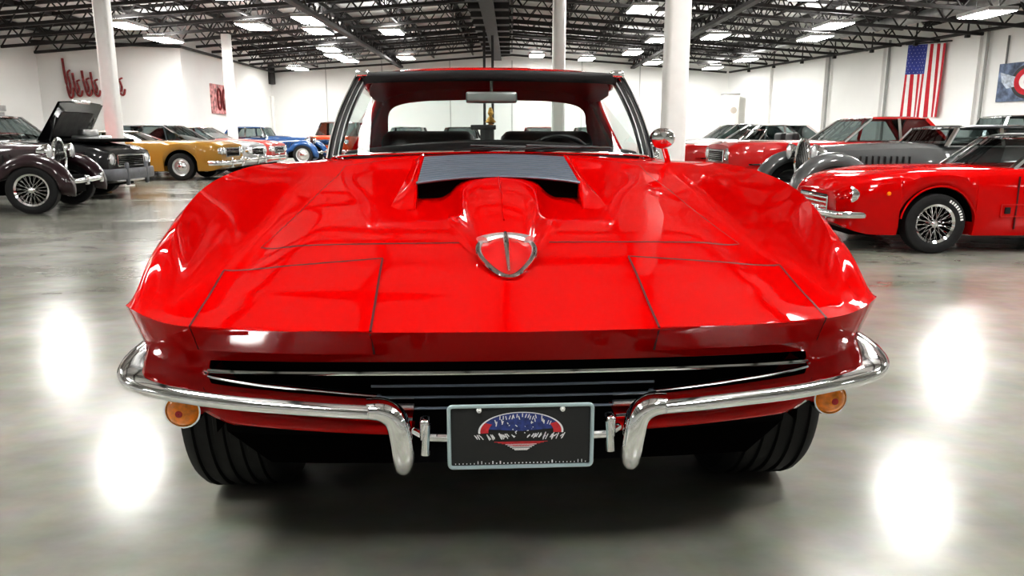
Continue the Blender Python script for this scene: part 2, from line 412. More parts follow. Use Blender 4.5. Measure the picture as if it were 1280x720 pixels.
pm = MB(); pm.tube([tuple(wp(27.25, 4.16, .08)), tuple(wp(25.2, 4.05, .08))], .025, 8); world_child(pm, 'pole', M['truss'], fl_)
# ---- banner on the right wall
bn = thing('banner', 'dark blue banner with a red and white emblem at the right edge', 'banner', tuple(wp(22.4, 3.15, .06)))
b0, b1, bz0, bz1 = 23.25, 20.9, 2.05, 3.15
bm_ = MB(); bm_.add([tuple(wp(b0, bz0)), tuple(wp(b1, bz0)), tuple(wp(b1, bz1)), tuple(wp(b0, bz1))], [(0, 1, 2, 3)])
bm_.add([tuple(wp(b0, bz0, .03)), tuple(wp(b1, bz0, .03)), tuple(wp(b1, bz1, .03)), tuple(wp(b0, bz1, .03))], [(0, 1, 2, 3)])
world_child(bm_, 'sheet', mat('banner_blue', (.13, .17, .26), .7, noise=.85, nscale=3.5), bn, smooth=False)
def bpt(t, r1, r2, o): return tuple(wp(lerp(22.15, 22.15-1, r1*math.cos(t)), 2.6+r2*math.sin(t), o))
for r1, r2, mt, o, nm in ((.62, .50, M['black'], .07, 'badge_edge'), (.52, .40, redf, .075, 'badge'), (.34, .25, white, .08, 'badge_centre'), (.17, .18, redf, .085, 'badge_mark')):
    mm = MB(); mm.poly([bpt(2*PI*k/32, r1*(1 if nm != 'badge_edge' else 1), r2*(1-.25*abs(math.cos(2*PI*k/32)) if False else 1), o) for k in range(32)]); world_child(mm, nm, mt, bn, smooth=False)
for sx in (-1, 1):
    mm = MB(); q = [(sx*.40, .12), (sx*1.02, .30), (sx*.95, .02), (sx*.75, -.18), (sx*.4, -.12)]
    mm.poly([tuple(wp(22.15-a, 2.6+b, .072)) for a, b in q]); world_child(mm, 'wing', mat('banner_pale', (.45, .5, .58), .7, noise=.5, nscale=9), bn, smooth=False)
mm = MB(); mm.bar(tuple(wp(23.05, 3.15, .05)), tuple(wp(23.05, 3.95, .05)), .04); world_child(mm, 'hanging_strap', mat('strap_grey', (.2, .2, .2), .7), bn, smooth=False)
# ---- left wall decorations
dr = mat('dark_red_metal', (.22, .03, .03), .5, noise=.4, nscale=6)
for k, (px, h0, h1, nm) in enumerate(((-15.72, 2.38, 3.72, 'first and tallest'), (-15.42, 2.42, 3.22, 'second'), (-15.08, 2.44, 3.30, 'third'), (-14.78, 2.42, 3.25, 'fourth'), (-13.9, 2.46, 3.3, 'fifth'))):
    t = thing('wall_ornament', '%s from the left of the dark red upright ornaments on the back wall' % nm, 'ornament', (px, YA-.06, h0))
    h_ = h1-h0; m = MB()
    m.sweep(cat([(-.13, 0, h_), (-.10, 0, h_*.55), (-.02, 0, .06), (.10, 0, .02), (.16, 0, h_*.25)], 6), .09, .07, 8); m.build('stem', dr, t)
    m = MB(); m.sweep(cat([(.02, 0, .12), (.05, 0, h_*.35), (-.0, 0, h_*.62), (.10, 0, h_*.7)], 6), .08, .06, 8); m.build('curl', dr, t)
t = thing('wall_sign', 'red and white wall sign behind the slim column far left', 'sign', (-11.85, 31.6, 1.9))
m = MB(); m.box((0, 0, .58), (.04, 2.5, 1.15)); m.build('board', mat('sign_mixed', (.5, .22, .22), .6, noise=.9, nscale=5), t, smooth=False)
for k in range(3): m = MB(); m.sweep([(.03, -.5+.55*k+.18*math.cos(a), .58+.42*math.sin(a)) for a in [2*PI*q/20 for q in range(20)]], .03, .12, 6, up=(1, 0, 0), closed=True); m.build('lettering', dr, t)
t = thing('wall_plaque', 'small grey plaque on the left wall above the maroon car', 'plaque', (XL+.04, 25.2, 1.58))
m = MB(); m.rbox((0, 0, .36), (.03, .5, .18), .01); m.rbox((0, 0, .1), (.03, .3, .26), .01); m.build('plate', mat('plaque_grey', (.42, .42, .42), .6, noise=.3), t)
t = thing('wall_cabinet', 'tall white cabinet with grey top in the far right corner', 'cabinet', (10.85, 38.3, 0))
m = MB(); m.rbox((0, 0, 1.5), (.75, .6, 3.0), .02); m.build('case', mat('cabinet_cream', (.80, .78, .72), .6), t)
m = MB(); m.rbox((0, 0, 3.03), (.8, .65, .08), .02); m.build('top', mat('cab_grey', (.3, .3, .3), .6), t)
m = MB(); m.lathe([(.12, 0), (.16, .01), (.001, .012)], lambda a, b, ax: (a+.1, -.31-ax, 2.25+b), 20); m.build('badge', mat('badge_grey', (.45, .4, .35), .6), t)
t = thing('ornament_stand', 'dark stand with a gold ornament seen through the rear window, far back', 'stand', (-.85, 26, 0))
m = MB(); m.rbox((0, 0, .65), (.45, .4, 1.3), .03); m.rbox((-.12, 0, 1.33), (.85, .5, .16), .03); m.build('pedestal', M['black'], t)
m = MB(); m.lathe([(.001, 2.0), (.06, 1.95), (.10, 1.80), (.05, 1.70), (.14, 1.58), (.2, 1.5), (.05, 1.45), (.12, 1.41)], lambda a, b, ax: (a+.12, b, ax), 9); m.build('gold_ornament', mat('gold', (.42, .24, .06), .35, .7, noise=.4, nscale=20), t)
# light
w = bpy.data.worlds.new('World'); SC.world = w; w.use_nodes = True
w.node_tree.nodes['Background'].inputs[0].default_value = (.9, .95, 1, 1); w.node_tree.nodes['Background'].inputs[1].default_value = .4
# ================================================================== the red sports car in the middle
CAR = thing('sports_car', 'glossy red sports car facing the viewer, chrome bumpers and black show plate, in the centre', 'car', (.01, 1.62, 0), math.radians(3.1))
TT = [0, .35, .6, .785, .85, .915, .965, 1]
TAB = [
 (0.00, [.685, .687, .690, .693, .696, .704, .708, .706]),
 (0.07, [.698, .699, .702, .704, .705, .718, .750, .712]),
 (0.12, [.708, .708, .710, .711, .709, .737, .780, .718]),
 (0.18, [.720, .720, .720, .719, .718, .785, .808, .724]),
 (0.25, [.735, .735, .734, .730, .736, .838, .830, .730]),
 (0.35, [.755, .755, .752, .746, .760, .890, .855, .734]),
 (0.48, [.778, .777, .775, .764, .800, .930, .878, .735]),
 (0.63, [.806, .805, .802, .785, .852, .960, .902, .735]),
 (0.80, [.835, .833, .830, .812, .890, .982, .920, .727]),
 (1.00, [.868, .866, .862, .850, .925, .998, .935, .730]),
 (1.25, [.915, .912, .910, .905, .960, 1.006, .945, .735]),
 (1.50, [.965, .962, .958, .952, .980, 1.004, .95, .735]),
 (1.70, [1.032, 1.028, 1.012, 1.000, 1.0, 1.0, .95, .735]),
 (1.85, [1.040, 1.034, 1.020, 1.008, 1.0, .995, .95, .735]),
 (2.40, [.99, .99, .99, .99, .985, .98, .94, .735]),
 (2.90, [1.00, 1.00, 1.00, 1.00, 1.0, .99, .95, .74]),
 (3.30, [.99, .99, .99, .985, 1.0, 1.02, .96, .74]),
 (3.80, [.95, .95, .95, .95, .98, 1.0, .93, .73]),
 (4.30, [.88, .88, .88, .88, .89, .89, .84, .72]),
 (4.66, [.76, .76, .76, .755, .75, .745, .73, .69])]
TY = [r[0] for r in TAB]
LEN = 4.66
def Wd(s): return interp([0, .1, .25, .5, 1.0, 1.8, 2.5, 3.4, 4.2, 4.66], [.95, .962, .965, .97, .972, .955, .945, .955, .90, .80], s)
def ye(x): q = abs(x)/.9; return .05*q*q+.11*q**8
def blend(s): return 1-sm(s/.8)
_cache = {}
def Zts(t, s):
    key = round(s, 5)
    if key not in _cache: _cache[key] = [interp(TY, [r[1][k] for r in TAB], s) for k in range(len(TT))]
    c_ = _cache[key]; t = abs(t)
    return interp(TT[:6], c_[:6], t) if t <= TT[5] else interp(TT[5:], c_[5:], t)
def top_us(u, s):
    x = u*Wd(s); return (x, s+ye(x)*blend(s), Zts(u, s))
def Sz(x, y):
    s = y
    for _ in range(12): s = y-ye(x)*blend(max(s, 0))
    s = max(0, min(LEN, s)); return Zts(min(1, abs(x)/Wd(s)), s)
def G(x, v):
    """point on the nose skin: v>=0 back over the top, v<0 down the lower face"""
    if v >= 0: y = ye(x)+v; return (x, y, Sz(x, y))
    z0 = Sz(x, ye(x)); q = -v
    return (x, ye(x)+.55*q*(1-.6*min(1, q/.3)), z0-q)
# ---- body skin
NU = 96
US = [math.copysign(abs(t)**.8, t) for t in [2*i/NU-1 for i in range(NU+1)]]
US = sorted(US+[-.915, .915]); NU = len(US)-1
ss = []; s_ = 0
while s_ < LEN-1e-6:
    ss.append(s_); s_ += .018 if s_ < 1.9 else .06
ss.append(LEN)
vs, fs = [], []; m = NU+1
for s_ in ss:
    for u in US: vs.append(top_us(u, s_))
def hole(u, s): return 1.95 < s < 3.02 and abs(u*Wd(s)) < .66
for i in range(len(ss)-1):
    for j in range(NU):
        if hole((US[j]+US[j+1])/2, (ss[i]+ss[i+1])/2): continue
        fs.append((i*m+j, i*m+j+1, (i+1)*m+j+1, (i+1)*m+j))
body = MB(); body.add(vs, fs)
# ---- lower skin: loop round the crease
FA, RA, AR, WZ, WR = .765, 3.40, .375, .345, .345
loop = [(top_us(-1, s_), (-1, 0), s_) for s_ in reversed(ss)][:-1]
front = [top_us(u, 0) for u in US]
for k, p in enumerate(front):
    a = front[max(k-1, 0)]; b = front[min(k+1, NU)]; d = Vector((b[0]-a[0], b[1]-a[1])).normalized()
    loop.append((p, (d.y, -d.x), 0))
loop += [(top_us(1, s_), (1, 0), s_) for s_ in ss][1:]
def zbot(p, s):
    x, y = abs(p[0]), p[1]
    if s == 0:
        if x < .72: return .604+.0*x
        return lerp(.604, 0.475, sm((x-.72)/.05))
    zb = .475-.17*sm((y-.85)/.2)
    for ay in (FA, RA):
        if abs(y-ay) < AR: zb = max(zb, WZ+math.sqrt(AR*AR-(y-ay)**2))
    if y > 4: zb = lerp(zb, .38, sm((y-4)/.3))
    return min(zb, p[2]-.012)
nl = len(loop); sn = []
for k in range(nl):
    v = Vector((0, 0))
    for d in range(-9, 10): v += Vector(loop[max(0, min(nl-1, k+d))][1])
    v.normalize(); sn.append((v.x, v.y))
loop = [(p, n, s) for (p, _, s), n in zip(loop, sn)]
rings = []
K = 9
for k in range(K+1):
    ring = []
    for p, n, s in loop:
        zb = zbot(p, s); z = lerp(p[2], zb, k/K); q = p[2]-z
        fr = 1-sm(s/.55)
        cf = lerp(.55, .34, sm((abs(p[0])-.6)/.25)); ins = fr*(cf*min(q, .11)+.10*max(0, q-.11))+(1-fr)*(.22*q*q+.02*sm(q/.08))
        if s > 4: ins += .25*q*sm((s-4)/.5)
        ring.append((p[0]-n[0]*ins, p[1]-n[1]*ins, z))
    rings.append(ring)
body.grid(rings)
tail = [top_us(u, LEN) for u in US]
body.grid([tail, [(p[0]*.97, p[1]-.02, .38) for p in tail]])
# cockpit side walls of the opening
bo = body.build('body', M['red'], CAR, angle=50)
# ---- dark underbody, wheel tubs
ub = MB(); ub.box((0, 2.45, .46), (1.24, 4.0, .28)); ub.box((0, .48, .53), (1.16, .6, .16))
ub.box((0, 1.55, .55), (1.72, .62, .36)); ub.box((0, 2.3, .45), (1.74, .9, .36))
ub.build('underbody', M['flat'], CAR, smooth=False)
for ay in (FA, RA):
    for sx in (-1, 1):
        wheel(CAR, (sx*.802, ay, WR), WR, .28, 'x', sx, 'disc', n=64)
ww_ = MB()
for ay in (FA, RA):
    ww_.grid([[(x, ay+(AR-.004)*math.cos(a), WZ+(AR-.004)*math.sin(a)) for a in [lerp(0.05, PI-.05, k/20) for k in range(21)]] for x in (-.90, .90)])
ww_.build('wheel_well', M['flat'], CAR)
ax = MB(); ax.bar((-.7, FA+.12, .30), (.7, FA+.12, .30), .05, n=8); ax.bar((-.6, FA-.1, .2), (.6, FA-.1, .24), .03, n=8); ax.sweep([(-.42, 1.1, .2), (-.4, 3.9, .22)], .06, .06, 10); ax.sweep([(.42, 1.1, .2), (.4, 3.9, .22)], .06, .06, 10)
ax.build('undercarriage', M['flat'], CAR)

# ---- panels with shut lines
def panel(name, P, na=36, nb=30, lift=.0016, gap=.004):
    def pt(a, b, dz): p = P(a, b); return (p[0], p[1], p[2]+dz)
    e = gap/.5
    mb = MB(); mb.grid([[pt(lerp(0, 1, i/na), lerp(0, 1, j/nb), lift) for i in range(na+1)] for j in range(nb+1)])
    per = [(i/na, 0) for i in range(na)]+[(1, j/nb) for j in range(nb)]+[(1-i/na, 1) for i in range(na)]+[(0, 1-j/nb) for j in range(nb)]
    mb.grid([[pt(a, b, lift) for a, b in per], [pt(a, b, -.004) for a, b in per]], closeu=True)
    o = mb.build(name, M['red'], CAR, angle=50, merge=True)
    return per, pt
def seam(parent, pts, w=.0045, dz=.0012, name='shut_line', normal_up=True):
    P = [Vector(p) for p in pts]; L, R = [], []
    for i in range(len(P)):
        d = (P[min(i+1, len(P)-1)]-P[max(i-1, 0)]).normalized()
        a = d.cross(Vector((0, -.5, 1))).normalized()
        L.append(tuple(P[i]+a*w/2+Vector((0, -dz*.8, dz)))); R.append(tuple(P[i]-a*w/2+Vector((0, -dz*.8, dz))))
    return MB().grid([L, R]).build(name, M['seam'], parent)
def on_top(pts, n=16):
    out = []
    for (x0, y0), (x1, y1) in zip(pts[:-1], pts[1:]):
        for k in range(n): x, y = lerp(x0, x1, k/n), lerp(y0, y1, k/n); out.append((x, y, Sz(x, y)))
    x, y = pts[-1]; out.append((x, y, Sz(x, y))); return out
def Phood(a, b):
    u = 2*a-1; x = u*lerp(.725, .625, b); y = lerp(.60+.0*u*u, 1.60+.08*(1-u*u), b)
    # round the two front corners
    y += .03*max(0, (abs(u)-.9)/.1)**2*(1-b)
    return (x, y, Sz(x, y))
perh, pth = panel('hood', Phood, 60, 44)
seam(CAR, [pth(a, b, 0) for a, b in perh]+[pth(0, 0, 0)], .006)
for sx in (-1, 1):
    def Pd(a, b, sx=sx):
        xi, xo = lerp(.322, .348, b), lerp(.728, .772, b)
        x = sx*lerp(xi, xo, a); v1 = lerp(.465, .36, a); v0 = -.062
        return G(x, lerp(v0, v1, b))
    nb = 40
    mb = MB(); na = 24
    def off(p, q=.0018): return (p[0], p[1]-q*.7, p[2]+q)
    mb.grid([[off(Pd(i/na, j/nb)) for i in range(na+1)] for j in range(nb+1)])
    dr = mb.build('headlight_door', M['red'], CAR, angle=50)
    per = [(0, j/nb) for j in range(nb)]+[(i/na, 1) for i in range(na)]+[(1, 1-j/nb) for j in range(nb)]+[(1, 0)]
    seam(dr, [off(Pd(a, b)) for a, b in per], .0055)
# ---- hood scoop
def louver_top(x, y): return lerp(.948, 1.026, (y-1.08)/.46)+.022*(1-(x/.29)**2)*lerp(1, .5, (y-1.08)/.46)
sc = MB()
nx = 24
def xs(h): return [lerp(-h, h, i/nx) for i in range(nx+1)]
# rim of the raised box: rear lip, flanks with ramps
for sx in (-1, 1):
    rows = []
    for k in range(15):
        t = k/14; y = lerp(.97, 1.64, t)
        zt = louver_top(.29*sx, y) if y > 1.08 else lerp(Sz(.3*sx, .97)+.003, louver_top(.29*sx, 1.08)-.03, ((y-.97)/.11))
        zt = min(zt, lerp(1.05, Sz(.3*sx, 1.64)+.004, (y-1.54)/.1)) if y > 1.54 else zt
        xi = .290; xt = .305; xo = lerp(.385, .345, t)
        zd = Sz(xo*sx, y)
        rows.append([(sx*xi, y, Sz(xi*sx, y)-.01), (sx*xi, y, zt-.002), (sx*(xi+.005), y, zt+.002), (sx*xt, y, zt), (sx*lerp(xt, xo, .5), y, lerp(zt, zd, .55)), (sx*xo, y, zd+.001)])
    sc.grid(rows)
rows = [[(x, y, (louver_top(x, 1.54) if t < .01 else lerp(louver_top(x, 1.54), Sz(x, 1.66)+.003, t))) for x in xs(.30)] for t, y in ((0, 1.535), (.02, 1.54), (.5, 1.60), (1, 1.66))]
sc.grid(rows)
scoop = sc.build('hood_scoop', M['red'], CAR, angle=40)
lv = MB()
NS = 11
for k in range(NS):
    y0 = lerp(1.09, 1.535, k/NS); y1 = y0+.43/NS*.97
    lv.grid([[(x, y0, louver_top(x, y0)-.002) for x in xs(.289)], [(x, y0+.006, louver_top(x, y0)+.0035) for x in xs(.289)], [(x, y1, louver_top(x, y1)+.0015) for x in xs(.289)], [(x, y1+.001, louver_top(x, y1)-.006) for x in xs(.289)]])
lv.grid([[(x, y, louver_top(x, y)-.006) for x in xs(.289)] for y in (1.085, 1.54)])
lv.build('scoop_grille', M['louver'], scoop, angle=20)
nose_ = MB(); nose_.sweep([(x, 1.075-.0*abs(x), louver_top(x, 1.08)) for x in xs(.292)], .016, .012, 10); 
nose_.build('scoop_lip', M['louver'], scoop)
bk = MB(); bk.grid([[(x, 1.095, louver_top(x, 1.09)-.003) for x in xs(.289)], [(x, 1.115, Sz(x, 1.115)+.004) for x in xs(.289)]])
bk.build('scoop_intake', M['flat'], scoop)
# centre bulge running from the intake down to the emblem
def bulge_h(y): return interp([.46, .56, .70, .88, 1.05, 1.12], [.004, .036, .062, .082, .086, .082], y)
def bulge_w(y): return interp([.40, .50, .62, .80, .95, 1.12], [.03, .072, .105, .145, .165, .185], y)
rows = []
for k in range(41):
    y = lerp(.47, 1.12, k/40); hw = bulge_w(y); row = []
    for i in range(41):
        u = lerp(-1.35, 1.35, i/40); x = u*hw; a = abs(u)
        prof = (1-sm(a/1.35))**.75
        prof = interp([0, .4, .75, .98, 1.15, 1.35], [1, .93, .72, .22, .03, 0], a)
        row.append((x, y, Sz(x, y)+.0022+bulge_h(y)*prof))
    rows.append(row)
bl = MB().grid(rows).build('hood_bulge', M['red'], CAR, angle=60)
cr = [(0, lerp(.64, 1.1, k/20), Sz(0, lerp(.64, 1.1, k/20))+.0035+bulge_h(lerp(.64, 1.1, k/20))) for k in range(21)]
MB().sweep(cr, .006, .004, 6).build('bulge_ridge', M['red'], bl)
# ---- emblem
em = []
def shield(t):
    c_, s_ = math.cos(t), math.sin(t)
    x = .080*math.copysign(abs(c_)**.8, c_)
    y = .085*s_ if s_ > 0 else .175*s_
    if s_ < 0: x *= 1-.55*(abs(s_)**1.6)
    return x, y
def ez(x, y): return Sz(0, y)+.030*sm((y-.33)/.25)*(1-(x/.14)**2)+.006
ring = []
for k in range(48):
    x, y = shield(2*PI*k/48); ring.append((x, .48+y, ez(x, .48+y)))
e = MB().sweep(ring, .018, .014, 10, closed=True).build('hood_emblem', M['chrome'], CAR)
dm = MB(); rows = []
for j in range(9):
    t = j/8
    rows.append([(p[0]*(1-t*.999), .465+(p[1]-.465)*(1-t*.999), ez(p[0]*(1-t), .465+(p[1]-.465)*(1-t))+.012*math.sin(t*PI/2)) for p in ring])
dm.grid(rows, closeu=True).build('emblem_lens', M['redlens'], e)
MB().sweep([(0, .325, ez(0, .325)+.006), (0, .405, ez(0, .405)+.013), (0, .495, ez(0, .495)+.015), (0, .555, ez(0, .555)+.009)], [.006, .012, .016, .010], .01, 8).build('emblem_bar', M['chrome'], e)
MB().sweep([(x, .518+.035*(1-(x/.07)**2), ez(x, .525)+.008) for x in xs(.068)], .05, .022, 10).build('emblem_crown', mat('emblem_silver', (.85, .85, .85), .32, .8, noise=.25, nscale=70), e)
# ---- grille
gr = MB()
n_ = 40
def xg(h, n=n_): return [lerp(-h, h, i/n) for i in range(n+1)]
gr.grid([[(x, ye(x)+.05, .615) for x in xg(.76)], [(x, ye(x)+.20, .60) for x in xg(.76)], [(x, ye(x)+.20, .36) for x in xg(.74)], [(x, ye(x)+.12, .32) for x in xg(.6)]])
for sx in (-1, 1): gr.grid([[(sx*.728, .15, .62), (sx*.728, .3, .62)], [(sx*.728, .15, .4), (sx*.728, .3, .4)]])
grille = gr.build('grille', M['flat'], CAR)
def gbar(h, dy, z, r, nm='grille_bar', mt='steel', x0=None):
    if x0 is None: P = [(x, ye(x)+dy, z) for x in xg(h)]
    else: P = [(lerp(x0, h, i/16), ye(lerp(x0, h, i/16))+dy, z) for i in range(17)]
    MB().sweep(P, r*1.2, r, 8).build(nm, M[mt], grille)
gbar(.715, .045, .578, .013, mt='chrome')
gbar(.70, .12, .556, .005, mt='louver')
gbar(.34, .085, .532, .007, mt='louver'); gbar(.34, .085, .504, .007, mt='louver'); gbar(.34, .085, .476, .007, mt='louver')
for sx in (-1, 1):
    gbar(sx*.66, .085, .480, .016, x0=sx*.24); gbar(sx*.62, .09, .502, .008, x0=sx*.24)
# ---- lower valance, each side
for sx in (-1, 1):
    P, Pt = [], []
    for k in range(21):
        t = k/20; x = sx*lerp(.245, .745, t); z = lerp(.432, .470, t**1.5)
        up = .10*max(0, (t-.80)/.2)**1.5
        P.append((x, ye(x)+.065, z+up*.5)); Pt.append((x*.985, ye(x)+.05, z+.030+up*.8))
    va = MB(); rows = []
    for k, p in enumerate(P):
        t = k/20; hh = lerp(.040, .062, t**2)+.06*max(0, (t-.8)/.2)
        rows.append([(p[0], p[1]+.10, p[2]-.02), (p[0], p[1]+.01, p[2]-hh*.5), (p[0], p[1]-.008, p[2]-hh*.3), (p[0], p[1]-.012, p[2]), (p[0], p[1]-.004, p[2]+hh*.4), (p[0], p[1]+.02, p[2]+hh*.5), (p[0], p[1]+.1, p[2]+hh*.5)])
    vo = va.grid(rows).build('lower_valance', M['red'], CAR, angle=60)
    MB().sweep(Pt, .012, .007, 8).build('valance_trim', M['chrome'], vo)
# ---- bumpers
for sx in (-1, 1):
    ctrl = [(.885, .45, .585), (.900, .32, .572), (.892, .20, .565), (.850, .105, .560), (.77, .055, .555), (.62, .008, .546), (.42, -.028, .537), (.315, -.044, .533)]
    P = cat([(sx*a, b, c) for a, b, c in ctrl], 10); n = len(P)
    W = [interp([0, .15, .4, 1], [.03, .13, .14, .115], i/(n-1)) for i in range(n)]
    H = [interp([0, .12, .4, 1], [.02, .062, .048, .040], i/(n-1)) for i in range(n)]
    b = MB(); b.sweep(P, W, H, 20, power=2.6)
    g = cat([(sx*.335, -.052, .533), (sx*.292, -.066, .531), (sx*.266, -.074, .512), (sx*.256, -.078, .472), (sx*.252, -.072, .425), (sx*.256, -.056, .388), (sx*.257, -.05, .378)], 8); n = len(g)
    up = [(0, -1, .0001)]*n
    b.sweep(g, [interp([0, .3, .6, .9, 1], [.040, .050, .050, .026, .006], i/(n-1)) for i in range(n)], [interp([0, .3, .6, 1], [.08, .06, .045, .01], i/(n-1)) for i in range(n)], 18, up=(0, -1, 0), power=2.4)
    bo_ = b.build('front_bumper', M['chrome'], CAR, angle=60)
    br = MB(); br.tube([(sx*.155, -.075, .468), (sx*.20, -.07, .468), (sx*.23, -.03, .468)], .009, 10); br.tube([(sx*.20, -.072, .50), (sx*.205, -.075, .43)], .010, 10); br.rbox((sx*.205, -.06, .485), (.022, .04, .05), .008)
    br.build('bumper_bracket', M['chrome'], bo_)
    # turn signal
    def Ts(a, b_, ax, sx=sx): return (sx*.785+a, .105-ax, .478+b_)
    tl = MB(); tl.lathe([(.001, .034), (.015, .032), (.028, .024), (.038, .010), (.039, 0)], Ts, 28); ts = tl.build('turn_signal', M['amber'], CAR)
    bz = MB(); bz.lathe([(.037, .004), (.039, .012), (.043, .012), (.045, .004), (.044, -.03), (.03, -.05), (.001, -.05)], Ts, 28); bz.build('signal_bezel', M['chrome'], ts)
    bb = MB(); bb.lathe([(.001, .0345), (.008, .034), (.010, .030)], Ts, 16); bb.build('signal_bulb', M['redlens'], ts)
# ---- licence plate
PX, PY, PZ = .004, -.095, .478
PW, PH = .318, .148
pl = MB(); pl.rbox((PX, PY, PZ), (PW-.01, .004, PH-.01), .0015)
plate = pl.build('license_plate', mat('plate_black', (.018, .019, .02), .5, noise=.05), CAR)
fr = []
for cx, cz, a0 in ((1, 1, 0), (-1, 1, PI/2), (-1, -1, PI), (1, -1, 1.5*PI)):
    for k in range(5):
        a = a0+PI/2*k/4; fr.append((PX+cx*(PW/2-.012)+.008*math.cos(a), PY-.003, PZ+cz*(PH/2-.012)+.008*math.sin(a)))
MB().sweep(fr, .009, .009, 8, up=(0, 1, 0), closed=True).build('plate_frame', mat('plate_frame_steel', (.50, .62, .66), .3, .6, noise=.05), plate)
bt = MB()
for sx in (-1, 1):
    bt.lathe([(.001, .008), (.005, .006), (.006, 0)], lambda a, b_, ax, sx=sx: (PX+sx*.090+a, PY-.002-ax, PZ+.061+b_), 12)
bt.build('plate_bolt', M['white'], plate)
# emblem printed on the plate: oval badge, banner, small line of lettering
PB, PR, PWT = mat('plate_blue', (.03, .05, .20), .5, noise=.4, nscale=90), mat('plate_red', (.52, .03, .04), .5, noise=.2, nscale=90), mat('plate_white', (.75, .76, .78), .5, noise=.1)
def disc(mb, pts, y): mb.poly([(PX+a, PY-y, PZ+b_) for a, b_ in pts])
em_ = MB(); E0 = (0, .012)
def ell(a, b_, t): return (a*math.cos(t), E0[1]+b_*math.sin(t))
N = 40
def ringband(mb, r0, r1, t0, t1, y, ax=.088, bx=.042):
    A = [ell(ax*r0, bx*r0, lerp(t0, t1, k/N)) for k in range(N+1)]; B = [ell(ax*r1, bx*r1, lerp(t0, t1, k/N)) for k in range(N+1)]
    mb.grid([[(PX+a, PY-y, PZ+b_) for a, b_ in A], [(PX+a, PY-y, PZ+b_) for a, b_ in B]])
em_.cm = 0; ringband(em_, .02, .99, .15, PI-.15, .0035)
em_.cm = 1; ringband(em_, .80, 1.0, -.1, .5, .004); ringband(em_, .80, 1.0, PI-.5, PI+.1, .004)
em_.cm = 2; ringband(em_, 1.0, 1.05, -.1, PI+.1, .0042)
rng = random.Random(3)
# white script strokes across the arch and the winged banner
def stroke(x0, z0, x1, z1, w):
    w *= 1.35
    d = Vector((x1-x0, z1-z0)); nrm = Vector((-d.y, d.x)).normalized()*w/2
    em_.poly([(PX+x0+nrm.x, PY-.0046, PZ+z0+nrm.y), (PX+x1+nrm.x, PY-.0046, PZ+z1+nrm.y), (PX+x1-nrm.x, PY-.0046, PZ+z1-nrm.y), (PX+x0-nrm.x, PY-.0046, PZ+z0-nrm.y)])
em_.cm = 2
for k in range(26):
    t = lerp(PI-.55, .55, k/25); r = rng.uniform(.66, .9); a, b_ = ell(.088*r, .042*r, t)
    stroke(a, b_-.004, a+rng.uniform(-.003, .004), b_+.0045, .0016)
for k in range(14):
    a = rng.uniform(-.03, .03); b_ = .012+rng.uniform(-.004, .02); stroke(a, b_, a+rng.uniform(-.006, .006), b_+rng.uniform(-.004, .004), .0016)
for k in range(52):
    sx = -1 if k % 2 else 1; a = rng.uniform(.012, .098); h_ = .010*(1-abs(a-.06)/.075)
    stroke(sx*a, .006-h_*rng.random()-.006, sx*(a+.006), .006+h_*rng.random()-.004, .0016)
em_.cm = 1
for k in range(6): stroke(-.058+k*.008, -.012-k*.002, .058-k*.008, -.012-k*.002, .0011)
em_.cm = 2
for k in range(5): stroke(-.034+k*.005, -.018-k*.0032, .034-k*.005, -.018-k*.0032, .0014)
for k in range(9): stroke(-.014+k*.0035, -.030, -.012+k*.0035, -.027, .002)
for k in range(36):   # web-address sized line of tiny letters along the bottom edge
    x = -.142+k*.0081; big = k in (6, 7, 33, 34) or k in (10, 12, 26)
    stroke(x, -.0625, x, -.0555 if big else -.0595, .0022 if 9 < k < 27 else .0014)
em_.build('plate_emblem', [PB, PR, PWT], plate, smooth=False, recalc=False, merge=False)
# ---- windscreen
WB = [(-.715, 1.845, 1.012), (-.66, 1.78, 1.022), (-.45, 1.72, 1.034), (0, 1.69, 1.042), (.45, 1.72, 1.034), (.66, 1.78, 1.022), (.715, 1.845, 1.012)]
WT = [(-.590, 2.03, 1.372), (-.56, 2.00, 1.378), (-.38, 1.965, 1.383), (0, 1.945, 1.387), (.38, 1.965, 1.383), (.56, 2.00, 1.378), (.590, 2.03, 1.372)]
wb, wt = cat(WB, 6), cat(WT, 6)
ws = MB().grid([[tuple(lerp(a, b_, t) for a, b_ in zip(p, q)) for p, q in zip(wb, wt)] for t in (0, .33, .66, 1)]).build('windshield', M['glass'], CAR)
hd = MB(); hd.sweep([(p[0], p[1]-.004, p[2]-.006) for p in wt], .02, .050, 12, power=3); hd.build('header_rail', M['black'], ws)
for sx in (-1, 1):
    lo, hi = Vector((sx*.722, 1.86, 1.0)), Vector((sx*.598, 2.05, 1.385))
    def pil(o, w, mt, nm, d=.05):
        P = [tuple(lo.lerp(hi, t)+Vector((sx*(o+.022*math.sin(PI*t)), 0, 0))) for t in [k/10 for k in range(11)]]
        MB().sweep(P, w, d, 10, up=(0, -1, .3), power=3).build(nm, M[mt], ws)
    pil(.0, .040, 'black', 'pillar'); pil(.024, .012, 'chrome', 'pillar_trim', .056); pil(-.001, .009, 'chrome', 'pillar_trim', .058); pil(-.024, .010, 'steel', 'pillar_trim', .056)
    MB().rbox((sx*.596, 2.03, 1.392), (.06, .09, .035), .012).build('header_cap', M['chrome'], ws)
MB().sweep([(p[0], p[1]-.012, p[2]+.002) for p in wb], .022, .014, 8).build('windshield_molding', M['chrome'], ws)
mr = MB(); mr.rbox((.0, 1.93, 1.283), (.235, .022, .052), .010); mo = mr.build('rear_view_mirror', M['steel'], CAR)
MB().tube([(0, 1.95, 1.37), (0, 1.94, 1.305)], .009, 8).build('mirror_stem', M['chrome'], mo)
